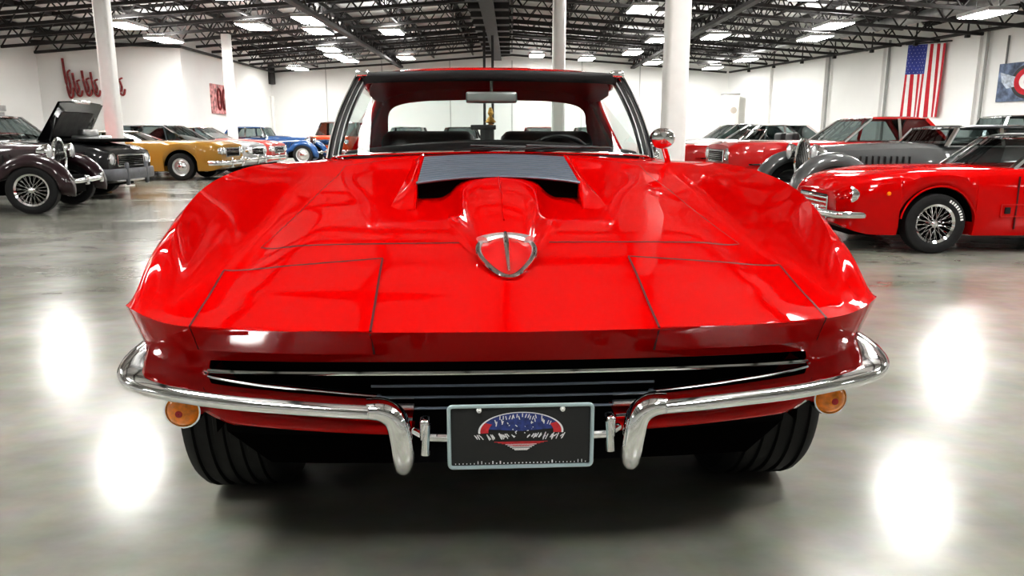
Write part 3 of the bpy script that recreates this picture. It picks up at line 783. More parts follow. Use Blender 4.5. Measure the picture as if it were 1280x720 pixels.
for sx in (-1, 1):
    w_ = MB(); y = 1.66
    w_.sweep([(sx*.12-.05, 1.655, 1.048), (sx*.12+.10, 1.665, 1.062), (sx*.12+.26, 1.70, 1.060)], .010, .008, 8); w_.sweep([(sx*.12+.02, 1.66, 1.070), (sx*.12+.40, 1.725, 1.058)], .008, .012, 6)
    w_.build('wiper', M['black'], CAR)
# door mirror
dmr = MB(); dmr.lathe([(.001, .03), (.03, .028), (.05, .014), (.056, -.004), (.05, -.02), (.001, -.022)], lambda a, b_, ax: (.735+a, 1.66-ax, 1.10+b_*.8), 28)
d_ = dmr.build('door_mirror', M['chrome'], CAR); MB().sweep([(.745, 1.66, 1.06), (.76, 1.67, 1.02), (.77, 1.68, .99)], .03, .02, 10).build('mirror_foot', M['chrome'], d_)
# ---- hardtop
def roof_sec(y, hw, zc, zs):
    return [(hw*math.copysign(abs(math.sin(a))**.75, math.sin(a)), y, zs+(zc-zs)*math.cos(a)**.8 if math.cos(a) > 0 else zs) for a in [lerp(-PI/2, PI/2, i/28) for i in range(29)]]
ht = MB()
secs = [(2.0, .560, 1.405, 1.385), (2.06, .588, 1.424, 1.362), (2.2, .612, 1.438, 1.335), (2.45, .625, 1.437, 1.325), (2.62, .615, 1.418, 1.315), (2.72, .600, 1.392, 1.30)]
outer = [roof_sec(*q) for q in secs]; inner = [[(p[0]*.965, p[1], p[2]-.03) for p in r] for r in outer]
ht.grid(outer)
ht.grid([outer[0], inner[0]])
def rr(a, b_):
    """rear panel, a -1..1 lateral, b 0 top .. 1 bottom"""
    top = outer[-1]; i = (a+1)/2*28; k = min(27, int(i)); f = i-k; p = tuple(lerp(top[k][c_], top[k+1][c_], f) for c_ in range(3))
    q = (a*.785, 3.02-.10*a*a, Sz(a*.785, 2.95)+.0)
    return (lerp(p[0], q[0], b_**1.15), lerp(p[1], q[1], b_)-.0*b_, lerp(p[2], q[2], b_))
N = 96; rows = []
for j in range(7):
    t = j/6; row = []
    for k in range(N):
        a = 2*PI*k/N; c_, s_ = math.cos(a), math.sin(a); m_ = max(abs(c_), abs(s_))
        oa, ob = c_/m_, .5-.5*s_/m_
        e_ = .32; ia = .775*math.copysign(abs(c_)**e_, c_)*(1-.03*(s_ > 0)); ib = .595-.415*math.copysign(abs(s_)**e_, s_)
        row.append(rr(lerp(oa, ia, t), lerp(ob, ib, t)))
    rows.append(row)
ht.grid(rows, closeu=True)
for sx in (-1, 1):   # quarter: side wall of the roof behind the side window
    q = []
    for j in range(9):
        b_ = j/8; p = rr(sx, b_); q.append([p, (p[0]*1.005, p[1]-lerp(.12, .16, b_), p[2]-.004), (p[0]*1.0, p[1]-lerp(.24, .26, b_), p[2]-.006)])
    ht.grid(q)
hto = ht.build('hardtop', M['red'], CAR, angle=50)
md = hto.modifiers.new('thick', 'SOLIDIFY'); md.thickness = .022; md.offset = -1
MB().grid(inner).build('headliner', M['redin'], hto)
gl = [rr(.78*math.copysign(abs(math.cos(2*PI*k/N))**.32, math.cos(2*PI*k/N)), .595-.42*math.copysign(abs(math.sin(2*PI*k/N))**.32, math.sin(2*PI*k/N))) for k in range(N)]
MB().poly([(p[0], p[1]+.008, p[2]) for p in gl]).build('rear_window', M['glass'], hto, smooth=False)
MB().sweep([(p[0]*.995, p[1]-.012, p[2]) for p in gl], .012, .012, 6, closed=True).build('rear_window_seal', M['redin'], hto)
for sx in (-1, 1):
    for dx, nm in ((.03, 'inner_pillar_trim'),):
        P = [tuple(Vector(rr(sx*(.93-dx), t))+Vector((0, -.03, -.004))) for t in [k/10 for k in range(11)]]
        MB().sweep(P, .05, .03, 8, up=(0, -1, .3)).build(nm, M['red'], hto)
    sg = [(sx*.735, 1.90, 1.0), (sx*.61, 2.06, 1.35), (sx*.60, 2.46, 1.30), (sx*.765, 2.64, .985)]
    MB().poly(sg).build('side_window', M['glass'], CAR, smooth=False)
# ---- interior
it = MB(); rows = []
for k in range(31):
    x = lerp(-.66, .66, k/30); hz = 1.04+.045*(1-(abs(x)/.68)**2.2)
    rows.append([(x, 1.75, min(1.02, Sz(x, 1.75)-.002)), (x, 1.84, hz-.005), (x, 1.95, hz), (x, 2.05, hz-.012), (x, 2.09, hz-.05), (x, 2.10, .8), (x, 2.0, .55)])
it.grid(rows).build('dashboard', M['seat'], CAR, angle=60)
hp = MB(); hp.sweep([(x, 2.02, 1.055+.022*(1-((x-.0)/.42)**2)) for x in [lerp(-.42, .42, k/20) for k in range(21)]], .03, .03, 8); hp.build('dash_cowl', M['black'], CAR)
fl = MB(); fl.box((0, 2.5, .5), (1.32, 1.1, .03)); fl.box((0, 3.0, .78), (1.34, .03, .5)); fl.box((-.67, 2.5, .76), (.03, 1.1, .42)); fl.box((.67, 2.5, .76), (.03, 1.1, .42)); fl.box((0, 2.5, .62), (.26, .9, .24))
fl.build('cockpit_tub', M['seat'], CAR, smooth=False)
for sx in (-1, 1):
    s_ = MB(); s_.rbox((sx*.34, 2.45, .70), (.50, .5, .16), .06); st = s_.build('seat', M['seat'], CAR)
    R = Matrix.Rotation(math.radians(-14), 3, 'X')
    b_ = MB(); b_.rbox((sx*.34, 2.76, .90), (.54, .14, .48), .065, R); b_.rbox((sx*.34, 2.80, 1.07), (.46, .12, .09), .045, R); b_.build('seat_back', M['seat'], st)
sw = MB(); sw.tube([(.34+.185*math.cos(2*PI*k/32), 2.20-.06*math.sin(2*PI*k/32), .935+.175*math.sin(2*PI*k/32)) for k in range(32)], .012, 8, closed=True); sw.bar((.16, 2.2, .935), (.52, 2.2, .935), .02, .02); sw.bar((.34, 2.2, .935), (.34, 2.0, .88), .04, n=8)
sw.build('steering_wheel', M['black'], CAR)
# ---- doors shut lines, side vents, tail lamps, rear bumper
for sx in (-1, 1):
    dp = [(sx*(Wd(1.62)+.006-.02), 1.62, .95)]
    vt = MB()
    for k in range(3): vt.box((sx*.935, 1.32+.07*k, .55), (.04, .02, .22), Matrix.Rotation(.25, 3, 'X'))
    vt.build('side_vent', M['flat'], CAR, smooth=False)
    for dx in (.42, .60):
        tl = MB(); tl.lathe([(.001, .03), (.03, .025), (.045, .005), (.05, 0)], lambda a, b_, ax, sx=sx, dx=dx: (sx*dx+a, 4.655+ax, .62+b_), 20); tl.build('tail_lamp', M['redlens'], CAR)
    MB().sweep(cat([(sx*.93, 4.3, .56), (sx*.9, 4.6, .55), (sx*.7, 4.72, .54), (sx*.3, 4.74, .52)], 6), .07, .05, 12).build('rear_bumper', M['chrome'], CAR)
for sx in (-1, 1):
    def flank(y, z):
        q = Zts(1, y)-z
        if q >= 0: return (sx*(Wd(y)-(.22*q*q+.02*sm(q/.08))+.001), y, z)
        lo_, hi_ = .93, 1.0
        for _ in range(20):
            md_ = (lo_+hi_)/2
            if Zts(md_, y) > z: lo_ = md_
            else: hi_ = md_
        return (sx*(lo_*Wd(y)+.001), y, z)
    path = [flank(1.72, lerp(.90, .30, k/14)) for k in range(15)]+[flank(lerp(1.72, 2.75, k/12), .30) for k in range(1, 13)]+[flank(2.75, lerp(.30, .92, k/14)) for k in range(1, 15)]
    MB().tube(path, .0035, 6).build('door_line', M['seam'], CAR)
    dh = MB(); p = flank(2.62, .80); dh.rbox((p[0]+sx*.008, 2.62, .80), (.02, .10, .025), .008); dh.build('door_handle', M['chrome'], CAR)
# ================================================================== the other cars (local +x = forward)
def stations(L, axles, ar):
    xs_ = [lerp(-L/2, L/2, k/44) for k in range(45)]
    for a in axles: xs_ += [a+ar*math.cos(PI*k/18) for k in range(19)]+[a-ar-.004, a+ar+.004]
    xs_ = sorted(set(round(x, 4) for x in xs_)); return xs_
def body_loft(L, W, top, sill, axles, wr, ar, plan, crown=.03, shoulder=.93, wheelz=None):
    wheelz = wheelz or wr
    tx, tz = [p[0] for p in top], [p[1] for p in top]; px_, pw = [p[0] for p in plan], [p[1] for p in plan]
    rows = []
    for x in stations(L, axles, ar):
        zt = interp(tx, tz, x); w_ = W/2*interp(px_, pw, x); zb = sill+.10*max(0, (abs(x)-(L/2-.35))/.35)**2
        for a in axles:
            if abs(x-a) < ar: zb = max(zb, wheelz+math.sqrt(max(0, ar*ar-(x-a)**2)))
        zb = min(zb, zt-.09); h_ = zt-zb
        half = [(0, zb), (w_*.80, zb), (w_*.955, zb+.005), (w_*.985, zb+h_*.15), (w_, zb+h_*.45), (w_*.99, zb+h_*.72), (w_*.965, zt-.055), (w_*shoulder, zt-.012), (w_*.82, zt+crown*.25), (w_*.45, zt+crown*.8), (0, zt+crown)]
        rows.append([(x, y, z) for y, z in half]+[(x, -y, z) for y, z in reversed(half[1:-1])])
    return MB().loft(rows)
def greenhouse(t, zb, zr, b0, b1, r0, r1, wb, wr, roofm, pm='chrome', glass='dglass', soft=False, mid=None):
    """base b0..b1 (rear..front), roof r0..r1"""
    rf = MB(); secs = []
    for k in range(9):
        x = lerp(r0, r1, k/8); e = 1-abs(2*k/8-1)**4
        secs.append([(x, wr*math.copysign(abs(math.sin(a))**.6, math.sin(a)), zr-.06+(.06)*max(0, math.cos(a))**.5*(.55+.45*e)) for a in [lerp(-PI/2, PI/2, i/14) for i in range(15)]])
    rf.grid(secs)
    if soft: # soft top runs down to the rear deck
        rf.grid([secs[0], [(lerp(b0, p[0], .45), p[1]*1.04, lerp(zb, p[2], .55)+.04) for p in secs[0]], [(b0, p[1]*wb/wr, zb) for p in secs[0]]])
    ro = rf.build('roof', roofm, t, angle=50)
    md = ro.modifiers.new('thick', 'SOLIDIFY'); md.thickness = .03; md.offset = -1
    m0 = mid if mid is not None else (r0+r1)/2
    for sy in (-1, 1):
        f0, f1 = (b1, sy*wb, zb), (r1, sy*wr, zr-.05); e0, e1 = (b0, sy*wb, zb), (r0, sy*wr, zr-.05); g0, g1 = (m0, sy*wb, zb), (m0, sy*wr, zr-.05)
        MB().bar(f0, f1, .05, .035).build('pillar', M[pm], t, smooth=False)
        if not soft:
            MB().bar(e0, e1, .10, .05).build('pillar', roofm, t, smooth=False); MB().bar(g0, g1, .05, .03).build('pillar', M[pm], t, smooth=False)
        MB().poly([f0, f1, g1, g0]).build('side_window', M[glass], t, smooth=False)
        if not soft: MB().poly([g0, g1, e1, e0]).build('side_window', M[glass], t, smooth=False)
        MB().bar((b0, sy*wb, zb+.005), (b1, sy*wb, zb+.005), .03, .02).build('window_sill_trim', M[pm], t, smooth=False)
    ww = [[(lerp(b1, r1, u)+.06*(1-(v)**2), v*lerp(wb, wr, u), lerp(zb, zr-.05, u)) for v in [q/4-1 for q in range(9)]] for u in (0, .5, 1)]
    MB().grid(ww).build('windshield', M[glass], t)
    MB().sweep(ww[2], .03, .03, 6).build('windshield_frame', M[pm], t)
    if not soft: MB().grid([[(lerp(b0, r0, u)-.05*(1-v*v), v*lerp(wb, wr, u), lerp(zb, zr-.05, u)) for v in [q/4-1 for q in range(9)]] for u in (0, 1)]).build('rear_window', M[glass], t)
def open_top(t, zb, b1, wb, h_=.34, rake=.28, pm='chrome', seats='seat'):
    a = [(b1+.07*(1-v*v), v*wb, zb) for v in [q/4-1 for q in range(9)]]; b = [(b1-rake+.05*(1-v*v), v*wb*.88, zb+h_) for v in [q/4-1 for q in range(9)]]
    MB().grid([a, b]).build('windshield', M['dglass'], t); MB().sweep([a[0]]+b+[a[-1]], .035, .03, 8).build('windshield_frame', M[pm], t)
    for sy in (-1, 1):
        m = MB(); m.rbox((b1-.95, sy*.36, zb+.08), (.16, .5, .4), .06); m.build('seat_back', M[seats], t)
    m = MB(); m.tube([(b1-.40+.05*math.sin(a_), .36+.18*math.cos(a_), zb+.06+.17*math.sin(a_)) for a_ in [2*PI*k/20 for k in range(20)]], .013, 6, closed=True); m.build('steering_wheel', M['black'], t)
    m = MB(); m.box((b1-.75, 0, zb+.045), (1.25, wb*1.75, .02)); m.build('cockpit', M['seat'], t, smooth=False)
def bumper(t, x, w_, z, s=1, h_=.09, wrap=.35, mt='chrome'):
    P = cat([(x-s*wrap, -w_, z), (x-s*.06, -w_*.96, z), (x+s*.03, -w_*.6, z), (x+s*.06, 0, z), (x+s*.03, w_*.6, z), (x-s*.06, w_*.96, z), (x-s*wrap, w_, z)], 5)
    b = MB(); b.sweep(P, .05, h_, 10, power=3).build('bumper', M[mt], t, angle=50)
    for sy in (-1, 1):
        MB().rbox((x+s*.05, sy*w_*.42, z), (.06, .07, h_*2.0), .02).build('bumper_guard', M[mt], t)
def headlight(t, x, y, z, r=.085, nm='headlight'):
    T = lambda a, b, ax: (x+ax, y+a, z+b)
    o = MB().lathe([(r*1.15, -.06), (r*1.18, .0), (r*1.12, .02), (r*.98, .015)], T, 20).build(nm, M['chrome'], t)
    MB().lathe([(.001, .03), (r*.6, .022), (r*1.0, .0)], T, 20).build('lens', M['lens'], o)
def grill(t, x, w_, z0, z1, n=6, vert=False, frame=True, xc=None):
    m = MB(); m.rbox((x, 0, (z0+z1)/2), (.05, w_*2, z1-z0), .02); g = m.build('grille', M['flat'], t)
    m = MB()
    for k in range(n):
        if vert: y = lerp(-w_*.93, w_*.93, (k+.5)/n); m.box((x+.028, y, (z0+z1)/2), (.02, .014, (z1-z0)*.9))
        else: z = lerp(z0, z1, (k+.5)/n); m.box((x+.028, 0, z), (.02, w_*1.9, .014))
    m.build('grille_bars', M['chrome'], g, smooth=False)
    P = [(x+.03, -w_, z0), (x+.03, w_, z0), (x+.03, w_, z1), (x+.03, -w_, z1)]
    m = MB(); m.sweep([P[0], P[1]], .03, .03, 6); m.sweep([P[1], P[2]], .03, .03, 6); m.sweep([P[2], P[3]], .03, .03, 6); m.sweep([P[3], P[0]], .03, .03, 6); m.build('grille_frame', M['chrome'], g)
def under(t, L, W, z0=.2, z1=.55):
    m = MB(); m.box((0, 0, (z0+z1)/2), (L*.9, W*.60, z1-z0)); m.build('underbody', M['flat'], t, smooth=False)
def wheels(t, axles, W, wr, style='disc', wd=.2, rimr=None, n=32):
    for a in axles:
        for sy in (-1, 1): wheel(t, (a, sy*(W/2-wd*.62), wr), wr, wd, 'y', sy, style, rimr, n=n)
def wells(t, axles, W, wr, ar):
    for a0 in axles:
        m = MB(); m.grid([[(a0+(ar-.004)*math.cos(a), y, wr+(ar-.004)*math.sin(a)) for a in [lerp(.05, PI-.05, k/14) for k in range(15)]] for y in (-W/2*.95, W/2*.95)])
        m.build('wheel_well', M['flat'], t)
def seams(t, W, pts, z0, z1, nm='door_line'):
    for x in pts:
        for sy in (-1, 1): MB().bar((x, sy*W/2*1.0, z0), (x, sy*W/2*.995, z1), .012).build(nm, M['seam'], t, smooth=False)
def trimline(t, W, x0, x1, z, r=.025):
    for sy in (-1, 1): MB().bar((x0, sy*W/2*1.003, z), (x1, sy*W/2*1.003, z), r*.6, r).build('side_trim', M['chrome'], t, smooth=False)
def side_mirror(t, x, y, z):
    m = MB(); m.lathe([(.001, .02), (.05, .01), (.055, 0), (.001, -.03)], lambda a, b, ax: (x-ax, y+a, z+b), 14); m.bar((x, y, z-.1), (x, y, z), .015); m.build('door_mirror', M['chrome'], t)

def sedan(name, label, category, loc, rz, paintm, L=4.8, W=1.85, wr=.33, belt=.92, hood=.92, roof=1.40, b=(-1.55, .75), r=(-1.05, .10), roofm=None, kind='hard', fronts='dual', trimz=.6, style='disc', seats='seat', detail=True, nose=.80, tail=.82, bump='chrome'):
    t = thing(name, label, category, loc, rz)
    ax = (-L*.27, L*.30)
    top = [(-L/2, tail), (-L/2+.15, tail+.06), (b[0], belt), (b[1], belt), (L*.30, hood), (L/2-.2, nose+.07), (L/2, nose)]
    plan = [(-L/2, .84), (-L/2+.3, .96), (-L*.2, 1), (L*.2, 1), (L/2-.4, .97), (L/2-.08, .90), (L/2, .84)]
    body_loft(L, W, top, .22, ax, wr, wr+.075, plan).build('body', paintm, t, angle=40)
    under(t, L, W); wells(t, ax, W, wr, wr+.075); wheels(t, ax, W, wr, style, n=32 if detail else 20)
    roofm = roofm or paintm
    if kind == 'hard': greenhouse(t, belt, roof, b[0], b[1], r[0], r[1], W/2*.88, W/2*.72, roofm)
    elif kind == 'soft': greenhouse(t, belt, roof, b[0], b[1], r[0], r[1], W/2*.84, W/2*.72, roofm, soft=True)
    else: open_top(t, belt, b[1], W/2*.84, seats=seats)
    x = L/2
    grill(t, x-.015, W/2*.52, nose-.27, nose-.07, 6)
    bumper(t, x+.06, W/2*.93, .42, 1, .12 if bump == 'chrome' else .2, mt=bump); bumper(t, -x-.06, W/2*.93, .44, -1, .12, mt=bump)
    ys = (.60, .80) if fronts == 'dual' else (.70,)
    for q in ys:
        for sy in (-1, 1): headlight(t, x-.0, sy*W/2*q, nose-.14, .08 if fronts == 'dual' else .095)
    if trimz: trimline(t, W, -L/2+.4, L/2-.3, trimz)
    if detail: seams(t, W, (b[1]-.05, b[1]-1.15), .28, belt-.06)
    for sy in (-1, 1):
        m = MB(); m.rbox((-x-.01, sy*W/2*.7, tail-.1), (.05, .26, .10), .03); m.build('tail_lamp', M['redlens'], t)
        m = MB(); m.bar((b[1]-1.0, sy*W/2*1.02, belt-.13), (b[1]-.82, sy*W/2*1.02, belt-.13), .02); m.build('door_handle', M['chrome'], t, smooth=False)
    return t

def fender_sweep(t, ax, y, wr, paintm, w_=.30, a0=-20, a1=165, tailx=None, tailz=.3, gap=.09):
    R = wr+gap; P = []
    for k in range(19):
        a = math.radians(lerp(a0, a1, k/18)); P.append((ax+R*1.08*math.cos(a), y, wr+R*math.sin(a)*1.0))
    if tailx is not None: P += [(lerp(P[-1][0], tailx, .5), y, lerp(P[-1][2], tailz, .75)), (tailx, y, tailz)]
    m = MB(); rows = []
    for i, p in enumerate(P):
        q = Vector(P[min(i+1, len(P)-1)])-Vector(P[max(i-1, 0)]); n = Vector((q.z, 0, -q.x)).normalized()
        if i < 19: n = Vector((p[0]-ax, 0, p[2]-wr)).normalized()
        row = []
        for v, d in ((-.5, -.10), (-.48, -.03), (-.38, .03), (-.2, .06), (0, .07), (.2, .06), (.38, .03), (.48, -.03), (.5, -.10)):
            e = min(1, i/3+.35); row.append((p[0]+n.x*d, y+v*w_*e, p[2]+n.z*d))
        rows.append(row)
    o = m.grid(rows).build('fender', paintm, t, angle=60)
    md = o.modifiers.new('thick', 'SOLIDIFY'); md.thickness = .015
    return o
def prewar(name, label, category, loc, rz, paintm, L=4.3, W=1.75, wr=.36, hoodz=1.02, roof=1.45, style='wire', kind='hard', roofm=None, fenderm=None, hood_open=False, seats='seat'):
    t = thing(name, label, category, loc, rz); fenderm = fenderm or paintm
    ax = (-L*.32, L/2-.52); x1 = L/2-.42; cw = .45*W*.86
    xs_ = [lerp(-L/2+.1, x1, k/30) for k in range(31)]; rows = []
    for x in xs_:
        zt = interp([-L/2, -L/2+.35, -.9, -.2, .35, x1], [.62, .86, .98, hoodz, hoodz, hoodz-.06], x)
        w_ = interp([-L/2, -L/2+.4, -1, .1, .5, x1], [.3, .52, cw*1.0, cw*.98, cw*.78, .27], x); zb = .32
        half = [(0, zb), (w_*.95, zb), (w_, zb+.1), (w_*1.02, zb+.35*(zt-zb)), (w_, zb+.72*(zt-zb)), (w_*.9, zt-.05), (w_*.6, zt-.0), (0, zt+.03)]
        rows.append([(x, y, z) for y, z in half]+[(x, -y, z) for y, z in reversed(half[1:-1])])
    MB().loft(rows).build('body', paintm, t, angle=40)
    for sy in (-1, 1):
        y = sy*(W/2-.16)
        fender_sweep(t, ax[1], y, wr, fenderm, .32, -12, 150, .05, .34)
        fender_sweep(t, ax[0], y, wr, fenderm, .32, 20, 190, None)
        m = MB(); m.rbox((-.1, y, .33), (L*.40, .28, .04), .015); m.build('running_board', M['black'], t)
        m = MB(); yl = sy*.46; m.lathe([(.001, -.14), (.06, -.12), (.11, -.02), (.12, .03), (.11, .04)], lambda a, b, c_, yl=yl: (x1+.02+c_, yl+a, .86+b), 20); hl = m.build('headlight', M['chrome'], t)
        MB().lathe([(.001, .06), (.07, .055), (.108, .035)], lambda a, b, c_, yl=yl: (x1+.02+c_, yl+a, .86+b), 20).build('lens', M['lens'], hl)
        if not hood_open:
            m = MB()
            for k in range(9): m.box((.62+.075*k, sy*(interp([.5, x1], [cw*.79, .28], .62+.075*k)+.006), .72), (.02, .02, .2))
            m.build('hood_louvers', M['black'], t, smooth=False)
    # radiator shell
    m = MB(); sh = [(.27*math.cos(a)*(1 if math.sin(a) > 0 else .85), .68+.36*math.sin(a)) for a in [2*PI*k/28 for k in range(28)]]
    m.sweep([(x1+.02, a, b) for a, b in sh], .06, .05, 8, up=(1, 0, 0), closed=True); g = m.build('radiator_shell', M['chrome'], t)
    m = MB(); m.poly([(x1+.01, a*.95, b) for a, b in sh]); m.build('radiator_core', M['flat'], g, smooth=False)
    m = MB()
    for k in range(11): y = lerp(-.22, .22, k/10); hh = .33*math.sqrt(max(.05, 1-(y/.27)**2)); m.box((x1+.025, y, .68), (.012, .012, 2*hh))
    m.build('radiator_slats', M['chrome'], g, smooth=False)
    bumper(t, L/2, W/2*.9, .45, 1, .07, .15); bumper(t, -L/2, W/2*.85, .45, -1, .07, .15)
    under(t, L, W*.8, .24, .5); wheels(t, ax, W, wr, style, .17, wr*.66, 28)
    if kind == 'hard': greenhouse(t, hoodz-.03, roof, -1.35, .22, -1.1, .05, cw*.95, cw*.82, roofm or paintm)
    elif kind == 'soft': greenhouse(t, hoodz-.03, roof, -1.45, .22, -.9, .0, cw*.95, cw*.85, roofm or paintm, soft=True)
    else: open_top(t, hoodz-.02, .22, cw*.9, seats=seats)
    return t

Pm = {k: paint('paint_'+k, c) for k, c in dict(maroon=(.022, .006, .010), black=(.007, .007, .008), gold=(.42, .22, .035), grey=(.085, .09, .092), orange=(.62, .07, .008), blue=(.012, .07, .22), silver=(.45, .46, .47), cream=(.70, .68, .62), coral=(.58, .08, .07), white=(.75, .75, .73), green=(.02, .05, .03), dgrey=(.03, .032, .035), vred=(.55, .006, .006)).items()}
P2 = PI
# ---------------------------------------------------------------- right-hand row, noses to the left
def roadster(label, loc, rz):
    t = thing('roadster', label, 'car', loc, rz)
    L, W, wr = 3.75, 1.50, .285; ax = (-1.02, 1.0); x = L/2
    top = [(-x, .60), (-x+.2, .72), (-1.2, .80), (-.55, .79), (.32, .79), (1.0, .785), (1.5, .73), (x-.08, .64), (x, .56)]
    plan = [(-x, .7), (-x+.35, .93), (-.9, 1), (1.0, 1), (x-.45, .95), (x-.1, .84), (x, .72)]
    body_loft(L, W, top, .17, ax, wr, wr+.065, plan, crown=.02, shoulder=.90).build('body', M['red'], t, angle=40)
    under(t, L, W, .15, .45); wells(t, ax, W, wr, wr+.065); wheels(t, ax, W, wr, 'wire', .17, wr*.64, 40)
    greenhouse(t, .79, 1.13, -1.15, .27, -.66, -.10, W/2*.80, W/2*.68, M['seat'], 'chrome', 'dglass', soft=True)
    grill(t, x-.03, .34, .30, .52, 5); bumper(t, x+.02, W/2*.86, .36, 1, .07, .55); bumper(t, -x-.02, W/2*.8, .4, -1, .08, .4)
    for sy in (-1, 1):
        headlight(t, x-.12, sy*.55, .54, .085)
        m = MB(); m.rbox((x-.12, sy*.56, .40), (.06, .1, .05), .02); m.build('turn_signal', M['amber'], t)
        # side vent: recessed frame with a small badge behind the wheel
        ys = sy*W/2*1.002
        m = MB(); P = [(.42, ys, .36), (-.18, ys, .36), (-.18, ys, .47), (.42, ys, .47)]
        for a, b in zip(P, P[1:]+P[:1]): m.bar(a, b, .012)
        v = m.build('side_vent', Pm['vred'], t, smooth=False)
        m = MB(); m.box((.36, ys, .415), (.05, .015, .06)); m.build('vent_badge', M['black'], v, smooth=False)
        m = MB(); m.sweep([(ax[1]+(wr+.07)*math.cos(a), ys, wr+(wr+.07)*math.sin(a)) for a in [lerp(.15, PI-.15, k/20) for k in range(21)]], .02, .012, 6, up=(0, 1, 0)); m.build('arch_lip', M['red'], t)
        m = MB(); m.lathe([(.02, 0), (.018, .012), (.001, .015)], lambda a, b, c_, sy=sy, ys=ys: (1.47+a, ys+sy*c_-sy*.03, .57+b), 12); m.build('side_marker', M['amber'], t)
    seams(t, W, (.28, -.62), .24, .73)
    for sy in (-1, 1):   # white lettering arc on the outer tyre wall
        m = MB()
        for k in range(9):
            a = math.radians(62-k*6.5); rr_ = wr*.84; c_ = Vector((ax[1]+rr_*math.cos(PI-a), sy*(W/2-.17*.62+.0865), wr+rr_*math.sin(a)))
            m.box(c_, (.016, .003, .026), Matrix.Rotation(-(PI/2-(PI-a)) if False else (a-PI/2), 3, 'Y'))
        m.build('tyre_lettering', M['white'], t, smooth=False)
    return t
roadster('red open sports car with wire wheels and black soft top, nearest at the right edge', (3.12+1.875, 7.75, 0), P2)
prewar('vintage_coupe', 'grey vintage car with chrome radiator and big fenders behind the red wire-wheeled roadster', 'car', (3.75+2.2, 10.7, 0), P2, Pm['grey'], L=4.5, W=1.8, hoodz=.98, roof=1.24, kind='hard', roofm=Pm['dgrey'], fenderm=Pm['grey'], style='disc')
sedan('coupe', 'red fifties coupe with a red roof, behind the grey vintage car', 'car', (3.75+2.4, 13.9, 0), P2, Pm['vred'], L=4.8, belt=.98, hood=.98, roof=1.42, b=(-1.35, .45), r=(-1.0, -.05), nose=.9, fronts='single')
sedan('convertible', 'low red convertible with open top, between the red roofed coupe and the white car', 'car', (3.6+2.35, 17.1, 0), P2, Pm['vred'], L=4.7, belt=.86, hood=.88, kind='open', nose=.82)
sedan('sedan', 'white fifties sedan behind the low red convertible at right', 'car', (4.1+2.4, 20.4, 0), P2, Pm['white'], L=4.8, belt=.95, hood=.97, roof=1.38, fronts='single', detail=False, b=(-1.6, .6), r=(-1.1, .05))
sedan('sedan', 'silver grey sedan with dark roof, right beside the thick white column far back', 'car', (4.4+2.4, 23.6, 0), P2, Pm['silver'], roofm=Pm['dgrey'], roof=1.42, detail=False)
sedan('sedan', 'cream sedan in the back of the right row, behind the silver grey sedan', 'car', (5.2+2.4, 26.8, 0), P2, Pm['cream'], roof=1.42, detail=False)
prewar('vintage_coupe', 'black vintage coupe further back, right of the red roofed coupe', 'car', (11.6, 18.4, 0), P2, Pm['black'], roof=1.55, style='disc')
# ---------------------------------------------------------------- left-hand row, noses to the right
prewar('vintage_roadster', 'dark maroon vintage car with wire wheels at the left edge', 'car', (-6.42-2.1, 11.05, 0), math.radians(12), Pm['maroon'], L=4.3, W=1.75, wr=.34, hoodz=.98, roof=1.30, kind='open')
t = sedan('sedan', 'black sedan with its hood raised, beside the maroon vintage car', 'car', (-6.95-2.4, 13.8, 0), 0, Pm['black'], L=4.8, W=1.8, wr=.36, belt=1.0, hood=.97, roof=1.46, b=(-1.5, .55), r=(-1.1, .1), nose=.82, fronts='single', trimz=.80, bump='gunmetal')
hm = MB(); R_ = math.radians(58); hx, hz = 1.22, .98
def hp(u, v, o=0): # u across, v up the panel
    return (hx+.78*v*math.cos(R_)-o*math.sin(R_), u, hz+.78*v*math.sin(R_)+o*math.cos(R_)+.03*(1-(u/.75)**2))
hm.grid([[hp(lerp(-.74, .74, i/12)*(1-.08*j/8), j/8, .02) for i in range(13)] for j in range(9)])
hm.grid([[hp(lerp(-.74, .74, i/12)*(1-.08*j/8), j/8, -.02) for i in range(13)] for j in range(9)])
ho = hm.build('raised_hood', Pm['black'], t, angle=60)
MB().grid([[hp(lerp(-.5, .5, i/6), lerp(.12, .75, j/4), -.03) for i in range(7)] for j in range(5)]).build('hood_liner', mat('liner_grey', (.11, .11, .11), .7, noise=.2), ho)
MB().rbox((hp(0, 1.0)[0], 0, hp(0, 1.0)[2]), (.06, .5, .06), .02).build('hood_ornament', M['chrome'], ho)
eb = MB(); eb.rbox((1.75, 0, 1.0), (.95, 1.2, .06), .02); eb.build('engine_bay', M['flat'], t)
en = MB(); en.rbox((1.75, 0, 1.03), (.55, .4, .12), .04); en.lathe([(.001, .14), (.16, .13), (.17, .05), (.16, 0)], lambda a, b, c_: (1.7+a, b, 1.06+c_), 18); en.build('engine', M['steel'], t)
for sy in (-1, 1): MB().bar((1.35, sy*.6, 1.0), (1.5, sy*.62, 1.40), .02).build('hood_prop', M['steel'], t, smooth=False)
sedan('coupe', 'red coupe mostly hidden behind the raised hood of the black sedan', 'car', (-8.0-2.2, 15.42, 0), 0, Pm['vred'], L=4.4, W=1.3, belt=.95, hood=.98, roof=1.15, detail=False)
sedan('convertible', 'gold convertible with white interior, just right of the left white column', 'car', (-7.05-2.4, 19.15, 0), 0, Pm['gold'], L=4.8, W=1.75, belt=.93, hood=.93, roof=1.2, b=(-1.35, .35), r=(-1.05, -.15), kind='hard', roofm=Pm['cream'], trimz=None, seats='seat', fronts='dual', nose=.84)
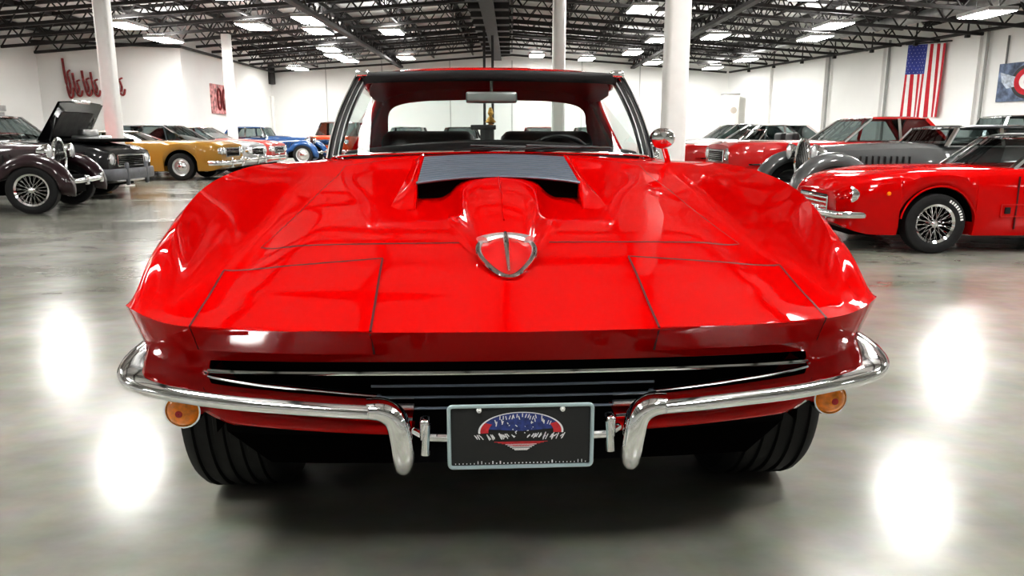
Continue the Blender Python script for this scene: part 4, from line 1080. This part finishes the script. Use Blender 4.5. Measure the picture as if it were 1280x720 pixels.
sedan('sedan', 'silver car with much chrome, next behind the gold convertible', 'car', (-7.2-2.4, 21.5, 0), 0, Pm['silver'], L=4.8, W=1.75, roof=1.38, detail=False)
sedan('sedan', 'coral pink car between the silver car and the blue car in the left row', 'car', (-7.3-2.4, 23.8, 0), 0, Pm['coral'], L=4.8, W=1.75, belt=.95, roof=1.35, detail=False, roofm=Pm['cream'])
prewar('vintage_car', 'blue vintage car with rounded fenders in the left row, before the orange car', 'car', (-7.05-2.1, 28.3, 0), 0, Pm['blue'], L=4.2, W=1.75, roof=1.38, style='disc')
sedan('sedan', 'orange car with dark roof facing the viewer, left of the red sports car windshield', 'car', (-7.35, 32.5, 0), -PI/2, Pm['orange'], L=4.7, W=2.0, belt=1.0, hood=1.02, roof=1.62, nose=.95, roofm=Pm['maroon'], b=(-1.6, .6), r=(-1.1, .1), detail=False)
# ---------------------------------------------------------------- back of the hall, seen through the windshield
for X, Y, mm, lab in ((-4.6, 33.5, 'black', 'black sedan at the back wall, leftmost seen through the windshield'), (-2.3, 34.2, 'dgrey', 'dark grey sedan at the back wall, second from left through the windshield'),
                      (1.3, 33.8, 'vred', 'dark red sedan at the back wall, seen right of the rear view mirror'), (3.6, 34.3, 'green', 'dark green sedan at the back wall, rightmost seen through the windshield')):
    sedan('sedan', lab, 'car', (X, Y, 0), -PI/2, Pm[mm], L=4.6, W=1.8, roof=1.42, detail=False)
# ------------------------------------------------------------------ camera, colour
cam = bpy.data.cameras.new('camera'); co = bpy.data.objects.new('camera', cam); COL.objects.link(co)
cam.sensor_width = 36; cam.lens = 36*935/1280; cam.clip_start = .05; cam.clip_end = 200
co.location = (0, 0, 1.12); co.rotation_euler = (PI/2-math.atan(193/935), 0, 0)
SC.camera = co
SC.view_settings.view_transform = 'Standard'; SC.view_settings.look = LOOK; SC.view_settings.exposure = EXPO
SC.cycles.max_bounces = 8; SC.cycles.glossy_bounces = 5; SC.cycles.transparent_max_bounces = 16; SC.cycles.caustics_reflective = False; SC.cycles.caustics_refractive = False
SC.cycles.sample_clamp_indirect = 6
